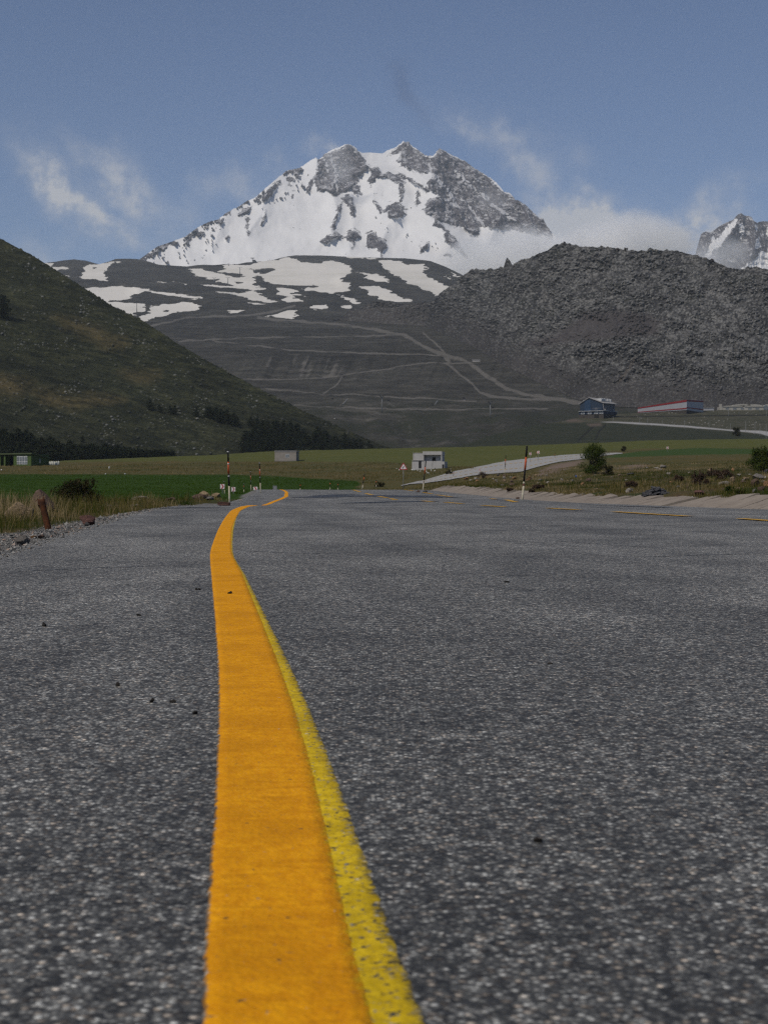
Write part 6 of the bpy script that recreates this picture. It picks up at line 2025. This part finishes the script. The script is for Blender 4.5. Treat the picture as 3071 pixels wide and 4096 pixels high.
for (x0, x1, z0) in ((700, 925, 482), (775, 845, 510)):
    c0 = x0
    while c0 < x1:
        mb.box(lx(c0), lx(c0 + 7), .1, .185, lz(z0 + 8), lz(z0 - 5 - rng.uniform(0, 4)))
        c0 += 15
link("lettering", mb.mesh("lettering", m_wroof), root)

# ---- long red and white hall
KH = 1.14
def hp_(px, py, Y):
    return (px2x(px, Y), Y, py2z(py, Y))
Yc, Yl, Yr_ = 985.0, 1045.0, 1003.0
root = thing("hall", "long low white metal hall with dark red trim on the terrace", "hall", hp_(2744, 1640, Yc))
ox, oy, oz = hp_(2744, 1640, Yc)
def quadbox(name, mat, tl, bl, tr, br, thick=0.0, mbx=None):
    """wall between left and right vertical edges given as world points"""
    pts = [Vector(q) - Vector((ox, oy, oz)) for q in (bl, br, tr, tl)]
    nrm = (pts[1] - pts[0]).cross(pts[3] - pts[0]).normalized()
    if nrm.y > 0:
        nrm = -nrm
    mb = mbx or MB()
    V = [q + nrm * thick for q in pts] + [q - nrm * .25 for q in pts]
    mb.add([tuple(v) for v in V], [[0, 1, 2, 3], [7, 6, 5, 4], [0, 4, 5, 1], [1, 5, 6, 2], [2, 6, 7, 3], [3, 7, 4, 0]])
    return mb
L_t, L_b = (2549, 1631), (2549, 1652)
C_t, C_b = (2744, 1599), (2744, 1640)
Rt, Rb = (2811, 1601.5), (2811, 1650)
link("long_wall", quadbox("", None, hp_(*L_t, Yl), hp_(*L_b, Yl), hp_(*C_t, Yc), hp_(*C_b, Yc)).mesh("long_wall", m_panel), root)
link("end_wall", quadbox("", None, hp_(*C_t, Yc), hp_(*C_b, Yc), hp_(*Rt, Yr_), hp_(*Rb, Yr_)).mesh("end_wall", m_panel), root)
def lerp(a, b, t):
    return (a[0] + (b[0] - a[0]) * t, a[1] + (b[1] - a[1]) * t)
for t0, t1, side, nm in ((0, .20, 0, "fascia"), (.78, .90, 0, "base_rail"), (.03, .15, 1, "fascia"), (.72, .80, 1, "base_rail")):
    a_t, a_b, b_t, b_b, ya, yb = (L_t, L_b, C_t, C_b, Yl, Yc) if side == 0 else (C_t, C_b, Rt, Rb, Yc, Yr_)
    link(nm, quadbox("", None, hp_(*lerp(a_t, a_b, t0), ya), hp_(*lerp(a_t, a_b, t1), ya), hp_(*lerp(b_t, b_b, t0), yb), hp_(*lerp(b_t, b_b, t1), yb), .15).mesh(nm, m_red), root)
mb = MB()
for i in range(1, 12):
    t = i / 12
    a = (L_t[0] + (C_t[0] - L_t[0]) * t, lerp(L_t, C_t, t)[1] + 5)
    b = (a[0], lerp(L_b, C_b, t)[1] - 4)
    yy = Yl + (Yc - Yl) * t
    quadbox("", None, hp_(a[0] - .35, a[1], yy), hp_(b[0] - .35, b[1], yy), hp_(a[0] + .35, a[1], yy), hp_(b[0] + .35, b[1], yy), .12, mb)
link("panel_seams", mb.mesh("panel_seams", m_wroof), root)
mb = MB()
roof = [Vector(hp_(*L_t, Yl)), Vector(hp_(*C_t, Yc)), Vector(hp_(*Rt, Yr_)), Vector(hp_(2640, 1626, 1075))]
V = [q - Vector((ox, oy, oz)) for q in roof] + [q - Vector((ox, oy, oz + 12)) for q in roof]
mb.add([tuple(v) for v in V], [[0, 1, 2, 3], [0, 3, 7, 4], [3, 2, 6, 7]])
link("roof", mb.mesh("roof", m_red), root)
mb = MB()
V = [Vector(hp_(a, b, c)) - Vector((ox, oy, oz)) for a, b, c in ((2549, 1651, Yl + .5), (2744, 1639, Yc + .5), (2811, 1649, Yr_ + .5), (2811, 1670, Yr_ + .5), (2744, 1664, Yc + .5), (2549, 1664, Yl + .5))]
mb.add([tuple(v) for v in V], [[0, 1, 4, 5], [1, 2, 3, 4]])
link("foundation", mb.mesh("foundation", m_stone), root)
q = terrace.at(2833, 1640)
root = thing("annex", "small low white annex touching the right end of the red trimmed hall", "annex", q)
kk = q.y / F
part(root, "wall", m_panel, (-21 * kk, 20 * kk, 0, 5, -3, 9 * kk))
part(root, "roof", m_wroof, (-22 * kk, 21 * kk, -.4, 5.4, 9 * kk, 10.5 * kk))

# ---- low white building at the right edge
q = terrace.at(2990, 1641)
kk = q.y / F
root = thing("restaurant", "long low cream building with stepped curved roofs at the right frame edge", "building", q)
part(root, "wall", m_cream, (-112 * kk, 120 * kk, 0, 9, -4, 14 * kk))
part(root, "pillar", m_cream, (-113 * kk, -105 * kk, -.3, 3, -4, 25 * kk))
for (x0, x1, z0, z1) in ((-102, -20, 14, 19), (-60, 10, 19, 25), (-15, 62, 14, 24), (66, 122, 14, 26)):
    mb = MB()
    pts = [(x0 * kk, z0 * kk)] + [((x0 + (x1 - x0) * t) * kk, (z0 + (z1 - z0) * math.sin(math.pi * t) ** .45) * kk) for t in np.linspace(0.02, .98, 12)] + [(x1 * kk, z0 * kk)]
    mb.prism(pts[::-1], -.4, 8)
    link("roof", mb.mesh("roof", m_cream), root)
mb = MB()
mb.prism([((70 + 9 * math.cos(t)) * kk, (12 + 9 * math.sin(t)) * kk) for t in np.linspace(0, math.pi, 9)] + [(61 * kk, 2 * kk), (79 * kk, 2 * kk)], -.5, -.42)
link("window", mb.mesh("window", m_glass), root)
for x in (-90, -60, -30, 0, 30):
    part(root, "window", m_glass, (x * kk, (x + 14) * kk, -.06, .02, 3 * kk, 9 * kk))

# ---- hut on the ski slope and the lift
q = ski.at(1903, 1447)
kk = q.y / F
root = thing("hut", "small pale hut on the ski slope beside the rocky hill", "hut", q)
part(root, "wall", m_white, (-14 * kk, 16 * kk, 0, 6, -4, 8 * kk))
part(root, "roof", m_wroof, (-15 * kk, 17 * kk, -.5, 6.5, 8 * kk, 10 * kk))
q = ski.at(1012, 1052)
kk = q.y / F
root = thing("lift_station", "dark chairlift top station on the skyline of the snow patched slope", "lift station", q)
m_dk = plain("dark_steel", (0.05, 0.05, 0.055), (0.035, 0.035, 0.04), 1)
mb = MB()
mb.prism([(0, -5), (16 * kk, -5), (14 * kk, 8 * kk), (8 * kk, 13 * kk), (0, 13 * kk)], 0, 10)
link("cabin", mb.mesh("cabin", m_dk), root)
part(root, "mast", m_dk, (-3 * kk, -1 * kk, 2, 4, -5, 19 * kk))
part(root, "crossarm", m_dk, (-10 * kk, 5 * kk, 2, 4, 19 * kk, 21.5 * kk))


def pylon_parts(root, h, w_, r):
    mb = MB()
    mb.tube([(0, 0, -2), (0, 0, h)], [r, r * .7], 8)
    link("mast", mb.mesh("mast", msg, True), root)
    part(root, "crossarm", msg, (-w_ / 2, w_ / 2, -.3, .3, h, h + .5))
    for s_ in (-1, 1):
        part(root, "sheave", m_dk, (s_ * w_ / 2 - .5, s_ * w_ / 2 + .5, -1.4, 1.4, h + .5, h + 1.3))


GL = "chairlift pylons on the ski slope"
for px, top_, base, wpx, lab in ((960, 1070, 1099, 13, "highest chairlift pylon, just below the top station on the snow"), (912, 1111, 1143, 13, "second highest chairlift pylon, on the snow strip"), (857, 1112, 1132, 14, "short chairlift pylon left of the second highest one"), (548, 1213, 1251, 15, "chairlift pylon on the big left snow patch"),
                                 (1527, 1588, 1652, 11, "tall chairlift pylon on the lower ski slope, the left one"), (1960, 1612, 1674, 13, "tall chairlift pylon on the lower ski slope, the right one"), (915, 1055, 1064, 6, "tiny chairlift pylon on the skyline left of the top station")):
    q = ski.at(px, base)
    kk = q.y / F
    root = thing("chairlift_pylon", lab, "pylon", q, rng.uniform(-.2, .2), GL)
    pylon_parts(root, (base - top_) * kk, wpx * kk, max(.45, 1.6 * kk))
m_chair = plain("chair_steel", (0.03, 0.03, 0.035), None, 2)
for px, py, lab in ((1553, 1602, "dark lift chair hanging right of the left lower pylon"), (1730, 1620, "dark lift chair hanging midway between the lower pylons"), (1330, 1595, "dark lift chair hanging left of the left lower pylon"), (1970, 1630, "dark lift chair hanging right of the right lower pylon"), (1854, 1592, "dark lift chair highest between the lower pylons")):
    Y = float(Y_ski(py)) - 40
    kk = Y / F
    root = thing("lift_chair", lab, "lift chair", (px2x(px, Y), Y, py2z(py, Y)), .3, "chairs of the lift")
    mb = MB()
    mb.tube([(0, 0, 9 * kk), (.2, 0, 4 * kk), (0, 0, 2 * kk)], .12, 5)
    link("hanger", mb.mesh("hanger", m_chair), root)
    part(root, "seat", m_chair, (-4 * kk, 4 * kk, -.8, .2, -2.2 * kk, -1.4 * kk))
    part(root, "backrest", m_chair, (-4 * kk, 4 * kk, .2, .4, -1.4 * kk, 2.2 * kk))
for i, (x0, y0, x1, y1, lab) in enumerate(((1372, 1620, 1390, 1596, "pale slanted slope barrier left of the left lower pylon"), (1738, 1622, 1750, 1604, "pale slanted slope barrier between the lower pylons"))):
    q = ski.at(x0, y0)
    kk = q.y / F
    mb = MB()
    mb.tube([(0, 0, .6), ((x1 - x0) * kk, 3, (y0 - y1) * kk * .95 + .5)], .45, 6)
    link("slope_barrier", mb.mesh("slope_barrier", msg), None, lab, "barrier", None, None, q)
q = ski.at(1338, 1675)
kk = q.y / F
root = thing("hut", "tiny pale hut at the hill foot left of the lower pylons", "hut", q)
part(root, "wall", m_white, (-3 * kk, 3.5 * kk, 0, 2, -1, 5 * kk))
part(root, "roof", m_dk, (-3.6 * kk, 4 * kk, -.2, 2.2, 5 * kk, 6.4 * kk))
q = ski.at(1858, 1601)
kk = q.y / F
root = thing("hut", "tiny dark hut on the slope track between the lower pylons", "hut", q)
part(root, "wall", m_wroof, (-5 * kk, 5 * kk, 0, 4, -1, 4 * kk))
part(root, "roof", m_dk, (-6 * kk, 6 * kk, -.3, 4.3, 4 * kk, 6.5 * kk))

# poles along the terrace lane
mb = MB()
mb.tube([(0, 0, -1), (0, 0, 1)], [.011, .009], 6)
post_me = mb.mesh("lane_pole", msg, True)
for x, a, b in ((405, 335, 372), (620, 335, 392), (685, 345, 400), (800, 366, 420), (983, 366, 434), (1178, 370, 447), (1335, 268, 330), (1350, 390, 458), (1475, 375, 462), (1550, 380, 480), (1590, 430, 492), (1640, 395, 522), (1642, 270, 330)):
    b_ = R4(x, b)
    q = terrace.at(*b_)
    h = (b - a) * .4952 * q.y / F
    link("lane_pole", post_me, None, "thin grey pole standing along the pale lane on the terrace", "pole", "thin poles along the terrace lane", None, q, None, (9.0, 9.0, h))

# ================================================================ AIR
m = MAT("haze_air")
pv = m.n("ShaderNodeVolumePrincipled")
HAZE = 4.0e-5
m.put(pv.inputs["Color"], (0.82, 0.90, 1.0))
m.put(pv.inputs["Density"], HAZE)
m.put(pv.inputs["Anisotropy"], 0.0)
m.nt.links.new(pv.outputs[0], m.n("ShaderNodeOutputMaterial").inputs["Volume"])
hb = MB()
hb.box(-8500, 8500, -120, 13200, -32.5, 2080)
link("haze", hb.mesh("haze", m.mat), kind="stuff")

# low cloud lying against the right flank of the mountain: closed bodies filled with drifting droplets
def mist(loc, size, dens, scale, lo, hi, label_name="mist", edge=0.55, rot=0.0):
    m = MAT("mist_vapour")
    o3 = m.obj()
    r = m.n("ShaderNodeVectorMath", {"operation": "LENGTH"}, i0=o3).outputs["Value"]
    nz = m.noise(m.pos(), scale, 6, 0.62, 0.5)
    fall = m.m("SUBTRACT", 1.0, r)
    v = m.m("ADD", m.m("MULTIPLY", fall, 1.15), m.m("MULTIPLY", m.m("SUBTRACT", nz, 0.5), 1.9))
    v = m.m("MULTIPLY", m.step(v, lo, hi), m.step(fall, 0.0, 0.16))
    pv = m.n("ShaderNodeVolumePrincipled")
    m.put(pv.inputs["Color"], (1.0, 1.0, 1.0))
    m.put(pv.inputs["Density"], m.m("MULTIPLY", v, dens))
    m.put(pv.inputs["Anisotropy"], 0.0)
    m.nt.links.new(pv.outputs[0], m.n("ShaderNodeOutputMaterial").inputs["Volume"])
    bm = bmesh.new()
    bmesh.ops.create_icosphere(bm, subdivisions=3, radius=1.0)
    me = bpy.data.meshes.new(label_name)
    bm.to_mesh(me)
    bm.free()
    me.materials.append(m.mat)
    return link(label_name, me, kind="stuff", loc=loc, scale=size, rot=(0, rot, 0))


def mist_at(px, py, Y, wpx, hpx, depth, dens, scale, lo, hi, rot=0.0):
    mist((px2x(px, Y), Y, py2z(py, Y)), (wpx * Y / F, depth, hpx * Y / F), dens, scale, lo, hi, rot=math.radians(rot))


mist_at(2140, 1075, 5450, 440, 190, 420, 0.016, 0.0050, 0.02, 0.85)
mist_at(2480, 1020, 5450, 360, 190, 420, 0.013, 0.0050, 0.06, 0.95)
mist_at(2800, 1060, 5900, 230, 130, 400, 0.0040, 0.0060, 0.08, 0.95)
mist_at(1340, 660, 7050, 110, 120, 160, 0.0038, 0.0085, 0.25, 1.0)
mist_at(1980, 830, 7000, 190, 90, 150, 0.0022, 0.0070, 0.25, 1.0, 35)
